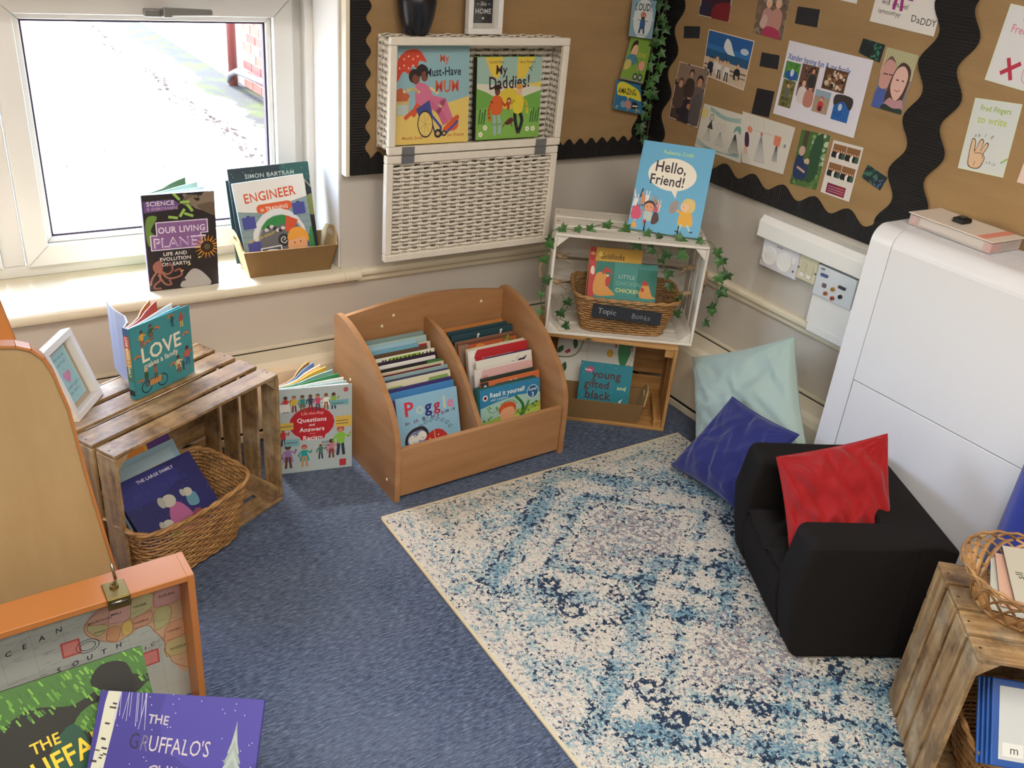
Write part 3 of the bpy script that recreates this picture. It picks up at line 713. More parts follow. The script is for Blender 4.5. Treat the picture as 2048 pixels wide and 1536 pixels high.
# ================================================================ suitcase with map lining
sc_ = thing('toy_suitcase', 'orange suitcase standing open with an old map lining its lid', 'suitcase', (.306, 1.434, 0), .0285)
LO = M_['orange']; SW = .46; SD = .078; ST = .42; t_ = .014
boxo('lid_side', (-t_, 0, .05), (0, SD, ST), LO, sc_, bevel=.002)
boxo('lid_side', (-SW, 0, .05), (-SW + t_, SD, ST), LO, sc_, bevel=.002)
boxo('lid_rim', (-SW + t_ - .001, 0, ST - t_), (-t_ + .001, SD, ST), LO, sc_, bevel=.002)
boxo('lid_back', (-SW + t_, SD - .008, .05), (-t_, SD, ST - t_), LO, sc_)
for a, b in (((-SW, -.30, 0), (0, .07, .01)), ((-SW, -.30, .01), (-SW + t_, .07, .049)), ((-t_, -.30, .01), (0, .07, .049)), ((-SW + t_, -.30, .01), (-t_, -.288, .049))):
    boxo('case_side', a, b, LO, sc_, bevel=.002)
A = Art(43.2, 35.6, 'aeb6ae'); q_ = lambda P: [(x, y + 6.5) for x, y in P]
for i in range(9): A.L([(i * 5.4 + 1, 0), (i * 5.4 - .5, 35.6)], .06, '8f9a94'); A.L([(0, i * 4.6 + 1), (43.2, i * 4.6 - .3)], .06, '8f9a94')
af = q_([(43.2, 24), (39, 23.8), (35, 24), (29, 23.4), (27, 22.4), (25.4, 20.6), (25.1, 18.8), (26, 17), (28, 15.2), (30.4, 13.9), (32.5, 14.6), (35, 15.8), (36.6, 15.4), (37.4, 13.6), (38.4, 11.8), (39.2, 9.5), (38.9, 7.5), (39.7, 6), (40.4, 3.6), (43.2, 1)])
A.S(af, 'c2a582')
for pts, c in (([(25.4, 20.4), (29, 19.4), (30, 23), (27.4, 22.4)], 'c39c8c'), ([(29.4, 19), (33, 18.6), (34, 23.4), (30.4, 23.2)], 'cba39b'), ([(33.4, 18.4), (37.4, 19.6), (38, 23), (34.4, 23.6)], 'bdbb8b'), ([(25.6, 18.8), (27.4, 16.8), (29.4, 18.6), (26, 20)], 'b3b182'), ([(28.6, 15.2), (30.4, 14.2), (31.4, 17.4), (29.2, 17.8)], 'c89a70'), ([(31.6, 15), (33.4, 15.2), (33.4, 18.2), (31.8, 17.8)], 'd2b866'), ([(33.8, 15.8), (36.8, 16), (37.4, 19), (34, 18.2)], 'c7987c'), ([(38, 19.4), (43.2, 19.6), (43.2, 23.8), (38.6, 23.4)], 'c49c93'), ([(37.6, 13.6), (40.4, 14.6), (41, 18.6), (38, 18.6)], 'b1ae7d'), ([(39, 10), (43.2, 10.4), (43.2, 14.4), (40, 13.8)], 'c99a76'), ([(39.2, 5.8), (43.2, 5.4), (43.2, 9.6), (39.4, 9.4)], 'b8ad7c')):
    A.S(q_(pts), c); A.L(q_(pts + [pts[0]]), .1, '95594c', 3)
A.L(af, .12, '9a5844', 3)
for w_, x, y, z in (('MAURITANIA', 25.8, 20.2, .7), ('NIGER', 34.2, 20.8, .85), ('NIGERIA', 33.8, 16.8, .75), ('MALI', 30, 20.6, .85), ('SUDAN', 39, 21.4, .9), ('ANGOLA', 40, 7.2, .75), ('GUINEA', 26.6, 17.6, .55), ('CONGO', 39.8, 12, .7)): A.T(w_, x, y + 6.5, z, '3c322c', bold=1)
for i, ch in enumerate('OCEAN'): A.T(ch, 8.6 + i * 2.9, 24.6 + i * .62, 1.6, '2f3136', bold=1, shear=.25, rot=.15)
for i, ch in enumerate('SOUTH'): A.T(ch, 19.2 + i * 2.7, 17.6 + i * .3, 1.6, '2f3136', bold=1, shear=.25, rot=.15)
for i, ch in enumerate('TIC'): A.T(ch, 34 + i * 1.2, 15.6 + i * .4, 1.2, '2f3136', bold=1, shear=.25, rot=.15)
for x, y in ((20.6, 20.6), (34.4, 11.6)):
    A.R(x, y, 3.4, 3.8, 'b5544e'); A.R(x + .35, y + .4, 2.7, 3.0, 'cb827a')
for r in (2.1, 1.4): A.L([(25.2 + r * math.cos(a), 21.8 + r * math.sin(a) * .75) for a in [i * .35 for i in range(19)]], .14, '3a4048')
for i in range(160): x, y = random.uniform(8, 43), random.uniform(10, 31); A.L([(x, y), (x + random.uniform(.5, 2), y + .2)], .06, '6f7472')
A.S([(6, 14), (11, 17.5), (14, 15), (13, 10), (6, 9)], 'c6ab82')
A.build('map_lining', sc_, .0002, T3(-SW + t_, SD - .0081, .0505), m=PAPERP)
lt = MB().box((-.158, -.003, ST + .0005), (-.118, .045, ST + .004)); lt = lt.build('latch', mat('brass', '8c7a48', .35, .9), sc_, bevel=.0015)
MB().box((-.158, -.006, ST - .022), (-.118, -.001, ST + .003)).build('latch', mat('brass_plate', '8c7a48', .35, .9), sc_, bevel=.0015)
MB().tube([(-.152, -.006, ST - .006), (-.124, -.006, ST - .006)], .003, 8).build('latch_pin', M_['chrome'], lt, smooth=True)
MB().lathe([(.004, 0), (.008, .0), (.008, .003), (.004, .003), (.004, 0)], 14, T3(-.138, .03, ST + .004)).build('latch_ring', mat('brass_ring', '7d6c3e', .3, .9), lt)
MB().tube([(-.131, .05, ST + .002), (-.133, .056, ST + .035)], .0028, 8).build('latch_hook', M_['chrome'], lt, smooth=True)

# ================================================================ rug
def rug():
    X0, Y0, X1, Y1 = .945, -.05, 2.085, 1.945
    nu, nv = 286, 500; P = np.zeros(((nv + 1), (nu + 1), 2)); P[..., 0] = np.linspace(0, X1 - X0, nu + 1)[None]; P[..., 1] = np.linspace(0, Y1 - Y0, nv + 1)[:, None]
    X = P[..., 0]; Y = (Y1 - Y0) - P[..., 1]      # Y measured from the far (top) edge
    dark = np.zeros_like(X); blue = np.zeros_like(X); grey = np.zeros_like(X); gold = np.zeros_like(X)
    g = lambda d, s: np.exp(-(d / s) ** 2)
    edge = np.minimum(np.minimum(X, (X1 - X0) - X), Y)
    blue += .55 * g(edge - .17, .06) + .25 * g(edge - .06, .02); dark += .28 * g(edge - .225, .012) + .25 * g(edge - .12, .012)
    grey += .35 * g(edge - .05, .02)
    cx = .60
    for k in range(9):
        yy = .2 + k * .23; s = g(np.hypot(X - .17, Y - yy), .045); blue -= .7 * s; gold += .4 * g(np.hypot(X - .10, Y - yy - .1), .018) + .3 * g(np.hypot(X - .21, Y - yy - .06), .016)
        xx = .2 + k * .2; s = g(np.hypot(X - xx, Y - .16), .04); blue -= .6 * s
    for cy, a in ((.40, .23), (.90, .24), (1.40, .24)):
        d = np.abs(X - cx) / (a * 1.25) + np.abs(Y - cy) / a
        th = np.arctan2(Y - cy, X - cx)
        grey += .75 * (1 / (1 + np.exp((d - .72) * 22))); dark += .42 * g(d - .8, .035); dark += .15 * g(d - .55, .03)
        dark += .75 * g(d - 1.0 - .07 * np.sin(th * 20), .055) * (.5 + .5 * np.sin(th * 20)) ; blue += .5 * g(d - 1.0, .1)
        dark += .45 * g(d - 1.42, .03) * (np.sin(th * 44) > -.1); blue += .6 * g(d - 1.62, .15); dark += .4 * g(d - 1.78 - .03 * np.sin(th * 14), .05)
    # hooked scrolls
    def curl(x, y, s, fx, fy, w=.010, v=.9):
        nonlocal dark
        pts = [(0, 0), (.5, .1), (.9, .5), (.75, .95), (.35, .95), (.25, .6), (.5, .5)]; pts = smooth2(pts, 4, False)
        for p in pts: dark = np.maximum(dark, v * g(np.hypot(X - (x + fx * p[0] * s), Y - (y + fy * p[1] * s)), w))
    for cy in (.52, .92, 1.5):
        for fx in (-1, 1):
            curl(cx + fx * .29, cy, .075, fx, 1); curl(cx + fx * .29, cy, .075, fx, -1); curl(cx + fx * .17, cy + .03, .05, fx, 1, .007); curl(cx + fx * .10, cy + .08, .06, fx, 1, .008)
            for j in range(7): dark = np.maximum(dark, .8 * g(X - (cx + fx * (.22 + .022 * j)), .006) * g(Y - cy - .13, .02))
    me = bpy.data.meshes.new('rug_pile'); N = (nu + 1) * (nv + 1)
    rs = np.random.RandomState(3)
    H = .009 + rs.rand(nv + 1, nu + 1) * .0022
    H[0, :] = H[-1, :] = .002; H[:, 0] = H[:, -1] = .002
    co = np.stack([X + X0, P[..., 1] + Y0, H], -1).reshape(-1, 3)
    idx = np.arange(N).reshape(nv + 1, nu + 1); q = np.stack([idx[:-1, :-1], idx[:-1, 1:], idx[1:, 1:], idx[1:, :-1]], -1).reshape(-1, 4)
    me.vertices.add(N); me.vertices.foreach_set('co', co.ravel()); me.loops.add(q.size); me.loops.foreach_set('vertex_index', q.ravel())
    me.polygons.add(len(q)); me.polygons.foreach_set('loop_start', np.arange(0, q.size, 4)); me.polygons.foreach_set('loop_total', np.full(len(q), 4)); me.polygons.foreach_set('use_smooth', np.ones(len(q), bool)); me.update(); me.validate()
    at = me.color_attributes.new('pat', 'FLOAT_COLOR', 'POINT')
    at.data.foreach_set('color', np.stack([dark, blue, grey, gold], -1).astype(np.float32).ravel())
    m = bpy.data.materials.new('distressed_rug'); m.use_nodes = True; t = NT(m); v = t.vec('Object')
    a = t.add('ShaderNodeAttribute', attribute_name='pat'); sp = t.add('ShaderNodeSeparateColor', {'Color': a.outputs['Color']})
    n1 = t.noise(v, 85, 3, .65); n2 = t.noise(t.vec('Object', (1, 1, 1), (0, 0, 1)), 75, 3, .7); n3 = t.noise(t.vec('Object', (1, 1, 1), (0, 0, .5)), 100, 3, .7); n4 = t.noise(v, 11, 4, .6); n5 = t.noise(t.vec('Object', (1, 1, 1), (0, 0, 2)), 50, 4, .7); n6 = t.noise(t.vec('Object', (1, 1, 1), (0, 0, 2.6)), 80, 3, .7)
    thr = lambda n, s, lo, k: t.add('ShaderNodeMapRange', {'Value': t.math('ADD', n, t.math('MULTIPLY', s, k)), 'From Min': lo, 'From Max': lo + .035}).outputs[0]
    c = t.mix(t.noise(v, 90), rgb('c4bcae'), rgb('e6dfd2'))
    c = t.mix(thr(n5, a.outputs['Alpha'], .71, .5), c, rgb('cfb27c'))
    c = t.mix(t.math('MULTIPLY', thr(n2, sp.outputs[2], .595, .14), .9), c, rgb('8d848c'))
    c = t.mix(t.math('MULTIPLY', thr(n6, sp.outputs[2], .67, .10), .9), c, rgb('5a5560'))
    lb = t.math('ADD', sp.outputs[1], t.math('MULTIPLY', t.math('SUBTRACT', n4, .5), 1.8))
    c = t.mix(t.math('MULTIPLY', thr(n5, lb, .56, .17), .8), c, rgb('9db4b6'))
    c = t.mix(t.math('MULTIPLY', thr(n3, lb, .60, .17), .9), c, rgb('5f8aa0'))
    ld = t.math('ADD', sp.outputs[0], t.math('ADD', t.math('MULTIPLY', t.math('SUBTRACT', n4, .5), 1.2), t.math('MULTIPLY', sp.outputs[1], .15)))
    c = t.mix(thr(n1, ld, .60, .22), c, rgb('20344f'))
    t.link(c, t.p.inputs['Base Color']); t.p.inputs['Roughness'].default_value = 1
    t.bump(t.math('ADD', t.noise(v, 170, 2), n3), 1., .006)
    me.materials.append(m)
    r = thing('area_rug', 'cream and blue distressed rug with medallion pattern on the blue carpet', 'rug', (0, 0, 0))
    o = bpy.data.objects.new('rug_pile', me); COL.objects.link(o); o.parent = r
    bd = mat('rug_binding', 'cdbf9f', .95, noise=.1, nscale=200)
    boxo('binding', (X0 - .004, Y0, .0005), (X0 + .006, Y1, .010), bd, r, bevel=.003)
    boxo('binding', (X0, Y1 - .004, .0005), (X1, Y1 + .006, .010), bd, r, bevel=.003)
rug()

# ================================================================ armchair
def soft(nm, pts_fn, *a): pass
ac = thing('foam_armchair', 'low black foam armchair holding the red cushion on the rug', 'armchair', (1.5503, .9964, .0125), -.473)
L_, Wd, Hh = .385, .465, .348
def softbox(nm, prof, y0, y1, par, bev=.022):
    o = MB().prism(prof, y0, y1, 'y').build(nm, M_['blackf'], par, bevel=bev, seg=4)
    return o
arm = [(.045, 0), (.02, .10), (0, .22), (.018, Hh), (.30, Hh), (.33, 0)]
softbox('arm', arm, 0, .105, ac); softbox('arm', arm, Wd - .105, Wd, ac)
softbox('backrest', [(.20, .005), (.235, Hh - .002), (.33, Hh), (L_, Hh - .012), (L_, .0)], .002, Wd - .002, ac)
softbox('seat', [(.045, .002), (.012, .12), (.016, .185), (.06, .2), (.25, .17), (.25, .002)], .098, Wd - .098, ac, .015)
# loose seat cover with folds
def seatfn(u, v):
    x = .012 + .25 * u; y = .1 + (Wd - .2) * v
    z = .205 - .03 * u + .008 * math.sin(9 * v + 5 * u) * (1 - u) + .005 * math.sin(23 * v - 11 * u + 3 * math.sin(7 * u)) - .02 * (1 - min(1, u * 6)) ** 2
    return (x, y, z)
MB().grid(seatfn, 30, 30).build('seat_cover', M_['blackf'], ac, smooth=True, solid=.006)

# ================================================================ cushions
def cushion(label, c, th, m, wr=.006, seed=0, pinch=.03, parent=None):
    """c: four world corners bottom-left, bottom-right, top-right, top-left"""
    P = [Vector(p) for p in c]; cen = sum(P, Vector()) / 4
    n = (P[1] - P[0]).cross(P[3] - P[0]).normalized()
    rnd = random.Random(seed); W_ = [(rnd.uniform(4, 13), rnd.uniform(4, 13), rnd.uniform(0, 6), rnd.uniform(.3, 1)) for _ in range(6)]
    RF = [(rnd.uniform(-.7, .7), rnd.uniform(-.7, .7), rnd.uniform(0, PI), rnd.uniform(.5, 1), rnd.uniform(.5, 1.3), rnd.uniform(-2, 2)) for _ in range(9)]
    N = 72
    def pt(u, v, s):
        a = (2 * u - 1); b = (2 * v - 1)
        px = 1 - pinch * (1 - b * b) * 2; py = 1 - pinch * (1 - a * a) * 2
        u2 = .5 + a * px / 2; v2 = .5 + b * py / 2
        q = P[0] * (1 - u2) * (1 - v2) + P[1] * u2 * (1 - v2) + P[2] * u2 * v2 + P[3] * (1 - u2) * v2
        e = max(0, (1 - a ** 2) * (1 - b ** 2)); hgt = th / 2 * e ** .42
        w = sum(k * math.sin(fx * a + fy * b + ph + 1.5 * math.sin(fy * a)) for fx, fy, ph, k in W_) / 3 * wr * min(1, e * 3)
        for cx_, cy_, an_, am_, ln_, bd_ in RF:      # creases: sharp ridges that fade at both ends
            dx_, dy_ = a - cx_, b - cy_; l_ = dx_ * math.cos(an_) + dy_ * math.sin(an_); q_ = -dx_ * math.sin(an_) + dy_ * math.cos(an_) + bd_ * .12 * l_ * l_
            w += wr * .55 * am_ * (math.exp(-abs(q_) / .07) - .6 * math.exp(-((q_ - .12) / .09) ** 2)) * math.exp(-(l_ / (.45 * ln_)) ** 2) * min(1, e * 4)
        # gathers running in from the corners
        for (ca, cb) in ((-1, -1), (1, -1), (1, 1), (-1, 1)):
            d = math.hypot(a - ca, b - cb); an = math.atan2(b - cb, a - ca); w += wr * .5 * math.sin(an * 22) * math.exp(-d * 3.2) * min(1, d * 3)
        return q + n * (s * (hgt + (w if s > 0 else w * .5)))
    t = thing('cushion', label, 'cushion', tuple(P[0]))
    inv = Matrix.Translation(-P[0])
    b = MB(); b.grid(lambda u, v: inv @ pt(u, v, -1), N, N); b.build('cushion_cover', m, t, smooth=True)
    b = MB(); b.grid(lambda u, v: inv @ pt(u, v, 1), N, N); cv_ = b.build('cushion_cover', m, t, smooth=True)
    rim = [inv @ pt(i / 30, 0, 0) for i in range(30)] + [inv @ pt(1, i / 30, 0) for i in range(30)] + [inv @ pt(1 - i / 30, 1, 0) for i in range(30)] + [inv @ pt(0, 1 - i / 30, 0) for i in range(30)]
    MB().tube(rim, .0022, 5, closed=True).build('piping', m, cv_, smooth=True)
    return t
def fabric(nm, c, sheen=.3, rough=.85, b=.2, sc=400, noise=.06):
    m = mat(nm, c, rough, noise=noise, nscale=sc, bump=b); NT(m).p.inputs['Sheen Weight'].default_value = sheen; return m
cushion('large pale mint cushion leaning on the skirting beside the heater', [(2.03, 1.80, .025), (2.075, 1.40, .20), (2.20, 1.66, .487), (2.15, 2.01, .262)], .12, fabric('mint_cotton', 'a6bab2'), .011, 1)
cushion('navy blue cushion propped against the mint cushion behind the armchair', [(1.885, 1.765, .035), (1.875, 1.47, .06), (2.03, 1.43, .30), (2.028, 1.70, .29)], .09, fabric('navy_cotton', '1b2268'), .010, 4)
cushion('red velvet cushion leaning inside the black armchair', [(1.655, 1.10, .225), (1.855, .945, .235), (1.936, 1.115, .50), (1.724, 1.262, .402)], .10, fabric('red_velvet', '98060a', .12, .9, .25, 250, .12), .022, 9, .02)
# ================================================================ books
def book(label, M, w, h, t, col, art=None, spine=None, group=None, r=0, name='picture_book', back=None, pages='pages', cov=.0022):
    o = thing(name, label, 'book', M=M, group=group)
    cm = hexmat(col); b = MB()
    b.box((0, 0, 0), (w, cov, h)); b.box((0, t - cov, 0), (w, t, h)); b.box((-.001, 0, 0), (.0025, t, h))
    cv = b.build('cover', cm, o, bevel=.0007, seg=1)
    if spine: boxo('spine', (-.0016, .0006, .0005), (-.0009, t - .0006, h - .0005), hexmat(spine), o)
    boxo('page_block', (.003, cov, .003), (w - .004, t - cov, h - .003), M_['pages'], o)
    if art: art.build('cover_print', cv, .0004, fit=(w, h))
    return o
def openbook(label, M, w, h, col, art, leaves, spine_t, name='open_board_book', back=None, spineart=None, lt=.0022, spine=None):
    """standing open book; leaves = [(angle, colour, length)] fanned behind the front cover about the spine"""
    o = thing(name, label, 'book', M=M)
    fc = boxo('front_cover', (0, 0, 0), (w, .003, h), hexmat(col), o, bevel=.001, seg=1)
    art.build('cover_print', fc, .0004, fit=(w, h))
    sp = boxo('spine', (-.0025, 0, 0), (0, spine_t, h), hexmat(spine or col), o, bevel=.001, seg=1)
    if spineart: spineart.build('spine_print', sp, .0004, M=Matrix(((0, 1, 0, -.0026), (-1, 0, 0, spine_t), (0, 0, 1, 0), (0, 0, 0, 1))))
    n = len(leaves)
    for i, (a, c, l) in enumerate(leaves):
        y0 = .004 + (spine_t - .006) * i / max(1, n - 1)
        cv = MB(); k = 5; pts = []
        for j in range(k + 1):
            s = l * j / k; aa = a * min(1, .35 + s / l); pts.append((s * math.cos(aa), y0 + s * math.sin(aa)))
        vs = []; fs = []
        for (x, y) in pts: vs += [(x, y, .001), (x, y, h - .003), (x - lt * math.sin(a) * .8, y + lt, h - .003), (x - lt * math.sin(a) * .8, y + lt, .001)]
        for j in range(k):
            for q in range(4): fs.append((j * 4 + q, j * 4 + (q + 1) % 4, j * 4 + 4 + (q + 1) % 4, j * 4 + 4 + q))
        fs += [(0, 1, 2, 3), tuple(k * 4 + q for q in (3, 2, 1, 0))]
        cv.add(vs, fs); cv.build('page', hexmat(c), o, smooth=False)
    return o
rnd = random.Random(5)
# ---- planet book on the sill
A = Art(19.9, 29.5, '2b2426')
A.S([(11, 29), (13.5, 25.5), (15.5, 24.2), (20, 23.5), (20, 29.6), (17, 29.4), (15.2, 26.8), (13.2, 28.6)], '8a7a66'); A.L([(16, 28), (12.5, 28.4), (11.3, 26.6), (13, 25.5)], .9, '8a7a66', 4); A.S([(15, 25), (20, 22), (20, 26), (16.5, 26)], '6b5a48')
A.P([(.2, 24.3), (8, 24.8), (10.2, 26.3), (8, 27.9), (.2, 27.6)], '70508a'); A.T('SCIENCE', 1, 26.2, 1.9, 'e8e2ea', bold=1); A.T('IS EVERYWHERE', 1, 24.9, 1.15, 'c9a7c6', bold=1)
for x, y, a in ((9.3, 28.6, -.9), (11.5, 26.8, 0), (12.8, 25, -1), (10.6, 23.6, 1), (8, 22.4, -.2), (12.4, 22.9, -.4)): A.L([(x - 1.1 * math.cos(a), y - 1.1 * math.sin(a)), (x + 1.1 * math.cos(a), y + 1.1 * math.sin(a))], .8, '9ac45a')
A.S([(.8, 14), (2.6, 17), (1.6, 19), (3.6, 22.8), (1, 23), (.1, 19)], '6f9440')
A.P([(1.2, 12.6), (15.6, 12.6), (15.6, 17), (17.6, 17), (17.6, 21.3), (3, 21.3), (3, 17.4), (1.2, 17.4)], 'e9e0ef'); A.P([(1.5, 12.9), (15.3, 12.9), (15.3, 17.3), (17.3, 17.3), (17.3, 21), (3.3, 21), (3.3, 17.1), (1.5, 17.1)], '8d6497')
A.T('OUR LIVING', 3.5, 17.8, 2.7, 'efe6f4', bold=1, sx=.86); A.T('PLANET', 1.9, 13.4, 4.3, 'efe6f4', bold=1, sx=.95); A.T('PLANET', 2.1, 13.2, 4.1, 'a77fb4', sx=1.0)
for i, s in enumerate(('LIFE AND', 'EVOLUTION', 'ON EARTH')): A.T(s, 7.8, 10.8 - i * 1.6, 1.55, 'efece6', bold=1, align='c')
for k in range(18): a = k * PI / 9; A.S([(17 + .8 * math.cos(a - .3), 13 - .5 + .8 * math.sin(a - .3)), (17 + 3.9 * math.cos(a), 12.5 + 3.9 * math.sin(a)), (17 + .8 * math.cos(a + .3), 12.5 + .8 * math.sin(a + .3))], 'eda922' if k % 2 else 'd88a18')
A.E(17, 12.5, 1.9, 1.9, '3c2318'); A.E(17, 12.5, .9, .9, '5f5a30')
A.S([(2, 9), (3.6, 9.4), (4, 7), (3.4, 5.6), (1.8, 5.8), (1.2, 7.6)], 'a0665a')
for p in ([(2.2, 6), (.8, 4), (.2, 2)], [(3, 6), (3, 3.4), (1.5, 2), (1.2, .8), (3, .6)], [(3.4, 6), (5.4, 3.6), (9, 4.2), (8.8, 6.2), (7.4, 5.8)], [(3.2, 6.4), (5, 5), (6.6, 6), (6.4, 8), (5.2, 7.6)], [(2.6, 5), (4.2, 2), (6, 1.6), (5.6, 3)]): A.L(p, .55, 'b87a6a', 5)
A.S([(9, .2), (9.8, 3), (12.5, 5.9), (15.4, 4.4), (17.4, .2)], 'b9b4b0'); A.P([(8.6, 2), (10.4, 2.4), (9.4, 3.8)], '3a2f30')
for x, y in ((9.4, 5.6), (11.6, 7.4), (14.6, 9.4)): A.E(x, y, .5, .25, 'd8c06a', .5, 8)
openbook('black science book with purple title and sunflower, open on the sill', pose(.5206, 2.6524, SZ + .001, -.0423, -.06), .199, .295, '2b2426', A,
         [(.05, 'dfe6e4', .185), (.10, 'c9d9de', .185), (.2, '9fb6c8', .185), (.42, 'a8c6b0', .19), (.68, '3f5a3c', .192)], .018, name='open_science_book', spine='8f83b5')
# ---- tray books on the sill
A = Art(25.5, 30, '23343a'); A.E(23, 29, 7, 5, '2a5a56'); A.E(3, 6, 10, 8, '2b3c48')
for i in range(60): A.E(rnd.uniform(0, 25), rnd.uniform(0, 30), .1, .1, 'd8e4e4', n=5)
A.T('SIMON BARTRAM', 12.8, 26.6, 1.9, 'b5bdb9', bold=1, align='c', sx=1.02); A.T('MAN', 1.6, 21.9, 4.2, 'c4c2ae', bold=1, sx=.95); A.T('MOON', 14.2, 21.9, 4.2, 'a9a793', bold=1, sx=.85); A.T('ON', 11.9, 24, 1.8, 'c4c2ae', bold=1, align='c'); A.T('THE', 11.7, 22, 1.8, 'c4c2ae', bold=1, align='c')
A.E(25, 16.5, 2.4, 3.4, '8f9a5a'); A.E(20, 10, 6, 4, '1d2426')
book('tall dark space book at the back of the sill tray', pose(.822, 2.74, SZ + .012, -.06, .19, .05), .255, .300, .012, '1d2b30', A)
book('dark starry book tucked behind the space book in the sill tray', pose(.812, 2.757, SZ + .012, -.04, .19, .03), .22, .262, .007, '24464a')
A = Art(23, 27, '8aa0a4')
for i in range(10): A.R(0, i * 2, 23, .15, '6c868c')
A.P([(0, 26), (0, 18.3), (6, 17.2), (23, 20), (23, 27), (0, 27)], 'eceae4'); A.T('ENGINEER', 2.6, 20.5, 4.1, 'd9542c', bold=1, sx=.86, rot=.03)
A.RR(6, 16.7, 11.6, 2.8, 1.3, 'e0602c'); A.T('in TRAINING', 11.8, 17.3, 1.7, 'f3e6da', bold=1, align='c', sx=.9)
A.E(12, 7.4, 9, 10.2, 'e2e4e4'); A.E(12.4, 7, 7.8, 8.6, '9aa0a4'); A.E(12.4, 7, 7.2, 8, '6a6a6e'); A.S([(6.4, 12), (9, 14.6), (12.6, 15.3), (15, 14.8), (14, 12.6), (9, 12)], '2f8a44'); A.P([(14, 10), (15, 15), (18.8, 13), (16.2, 9.6)], 'd8542e')
for i in range(7): A.E(8 + i * .9, 11.4 + math.sin(i) * .8, .75, .6, '33282c' if i % 2 else 'd8d4d0', n=7)
A.E(13, 7.4, 1.9, 2, '2e2c30'); A.L([(13, 7.4), (13.6, 7.8), (13.2, 8.4), (12.3, 8), (12.2, 7), (13.2, 6.4), (14, 7)], .3, 'e8e4e0', 3)
for x, y in ((.8, 12.5), (17.6, 14.6), (1.2, 4.6), (17.6, 4)): A.RR(x, y, 4.2, 3.8, .4, '4a4f9c'); A.R(x + 1.6, y + 3.6, 1, .6, '3a3f84')
A.S([(14, 5), (15, 2), (19.5, 2), (20.6, 5.6), (19.5, 8.4), (15.4, 8.4)], 'f2b07c'); A.S([(14.4, 7), (15.6, 10.2), (19, 10.6), (21.2, 8), (21, 5.4), (19.6, 7.4)], 'f0a63a'); A.E(16.4, 5.9, .22, .25, '3a2a20'); A.E(18.4, 6, .22, .25, '3a2a20'); A.P([(14, 0), (21, 0), (20, 2.4), (15, 2.4)], 'e88f34')
A.R(5, 1.6, 7, 4.4, 'ecebe8'); A.R(5.4, 2, 6.2, 3.6, '4d5566'); A.S([(6, 4.6), (8, 5.2), (10.8, 4.6), (8, 3.9)], 'f3f1ee'); A.T('DESIGN AND DEVELOP', 1.6, 8, 1.05, 'd9c04e', bold=1, rot=.22, sx=.8)
A.S([(21, 4), (22, 9), (23, 10), (23, 3)], '3d8a4c')
book('white and grey activity book with orange title at the front of the sill tray', pose(.830, 2.695, SZ + .012, -.04, .22, .085), .225, .268, .010, '8aa0a4', A)
# ---- LOVE book
A = Art(19.4, 19.6, '3f8f96'); 
for i in range(70): A.E(rnd.uniform(0, 19), rnd.uniform(0, 19), .16, .16, '2d6f78', n=5)
for x, y, r in ((8, 16, 1.5), (1.6, 10.6, 1.2), (13, 17.8, 1.2), (17.5, 11.4, 1.3), (12.5, 4.5, 1.2), (5, 13.5, 1.3), (1.8, 4, 1)):
    for k, c in enumerate(('c86a4a', 'd8a04a', '6a6a8a')): A.L([(x + (r - k * .28) * math.cos(a), y + (r - k * .28) * math.sin(a)) for a in [.6 + i * .35 for i in range(7)]], .24, c)
A.T('LOVE', 2.6, 9.3, 5.6, 'eee2cc', bold=1, sx=.95, rot=.03); A.T('makes a family', 3.2, 7.4, 2.1, 'eee2cc', bold=1, sx=.86, rot=.03, jit=.05)
A.fig(3.4, 13.6, 4.4, '7a4a34', '2a1a18', 'd8a844', 'b05038'); A.fig(6.3, 14.4, 4.2, '8a5a3c', '2a1a18', '2f5a4a', '2f5a4a', dress=True); A.fig(16.4, 14.6, 4, 'a0603c', 'b8463a', 'b8463a', 'd8b04a'); A.fig(13.4, 15.6, 3, '2c3a4a', '2c3a4a', '2c4a5a', '2c4a5a')
A.fig(17.4, 3.4, 5.2, '6a4230', '2a1a18', 'c85a48', '35508a'); A.fig(14.2, 2.2, 4.8, '7a4a34', '3a2018', 'e0c890', 'e0c890', dress=True); A.fig(15.8, 2.2, 2.6, '6a4230', '2a1a18', '3a3f60', '2a3048')
for x in (3.4, 8.6):
    for r, c in ((1.7, '27353f'), (1.4, '3f8f96')): A.E(x, 2.4, r, r, c)
A.L([(3.4, 2.4), (5, 4), (8, 3.6), (8.6, 2.4)], .25, '7a4a30'); A.P([(4.4, 2.2), (8, 2.2), (8.4, 4), (4.6, 3.8)], 'c08a54'); A.fig(3.6, 2.6, 5, 'c89a70', 'd9c9a0', '3f5a38', '4a4a56', arms=0); A.fig(6.6, 3.6, 4, '8a5034', '4a2a20', '9a6a58', '6a4a40', arms=0)
S_ = Art(1.9, 19.6, '3f8f96'); S_.R(0, 17.5, 1.9, 2.1, '33507a'); S_.R(0, 14, 1.9, 3.5, 'b44a34'); S_.R(0, 9, 1.9, 5, 'd09a4a'); S_.R(0, 5, 1.9, 4, '4a7a58'); S_.R(0, 1, 1.9, 1.6, '252a30'); S_.T('LOVE MAKES A FAMILY', .45, 17.2, 1.25, 'f0e6d4', bold=1, rot=-PI / 2, sx=.82)
openbook('teal board book with big cream title standing open on the rustic crate', pose(.3648, 2.1623, .4145, .5187), .194, .196, '3f8f96', A,
         [(.07, '3fa6bc', .18), (.2, 'f2f0ea', .182), (.42, 'a83828', .182), (.5, 'e0943a', .182), (1.05, '8f93a6', .19)], .02, spineart=S_, lt=.0026)
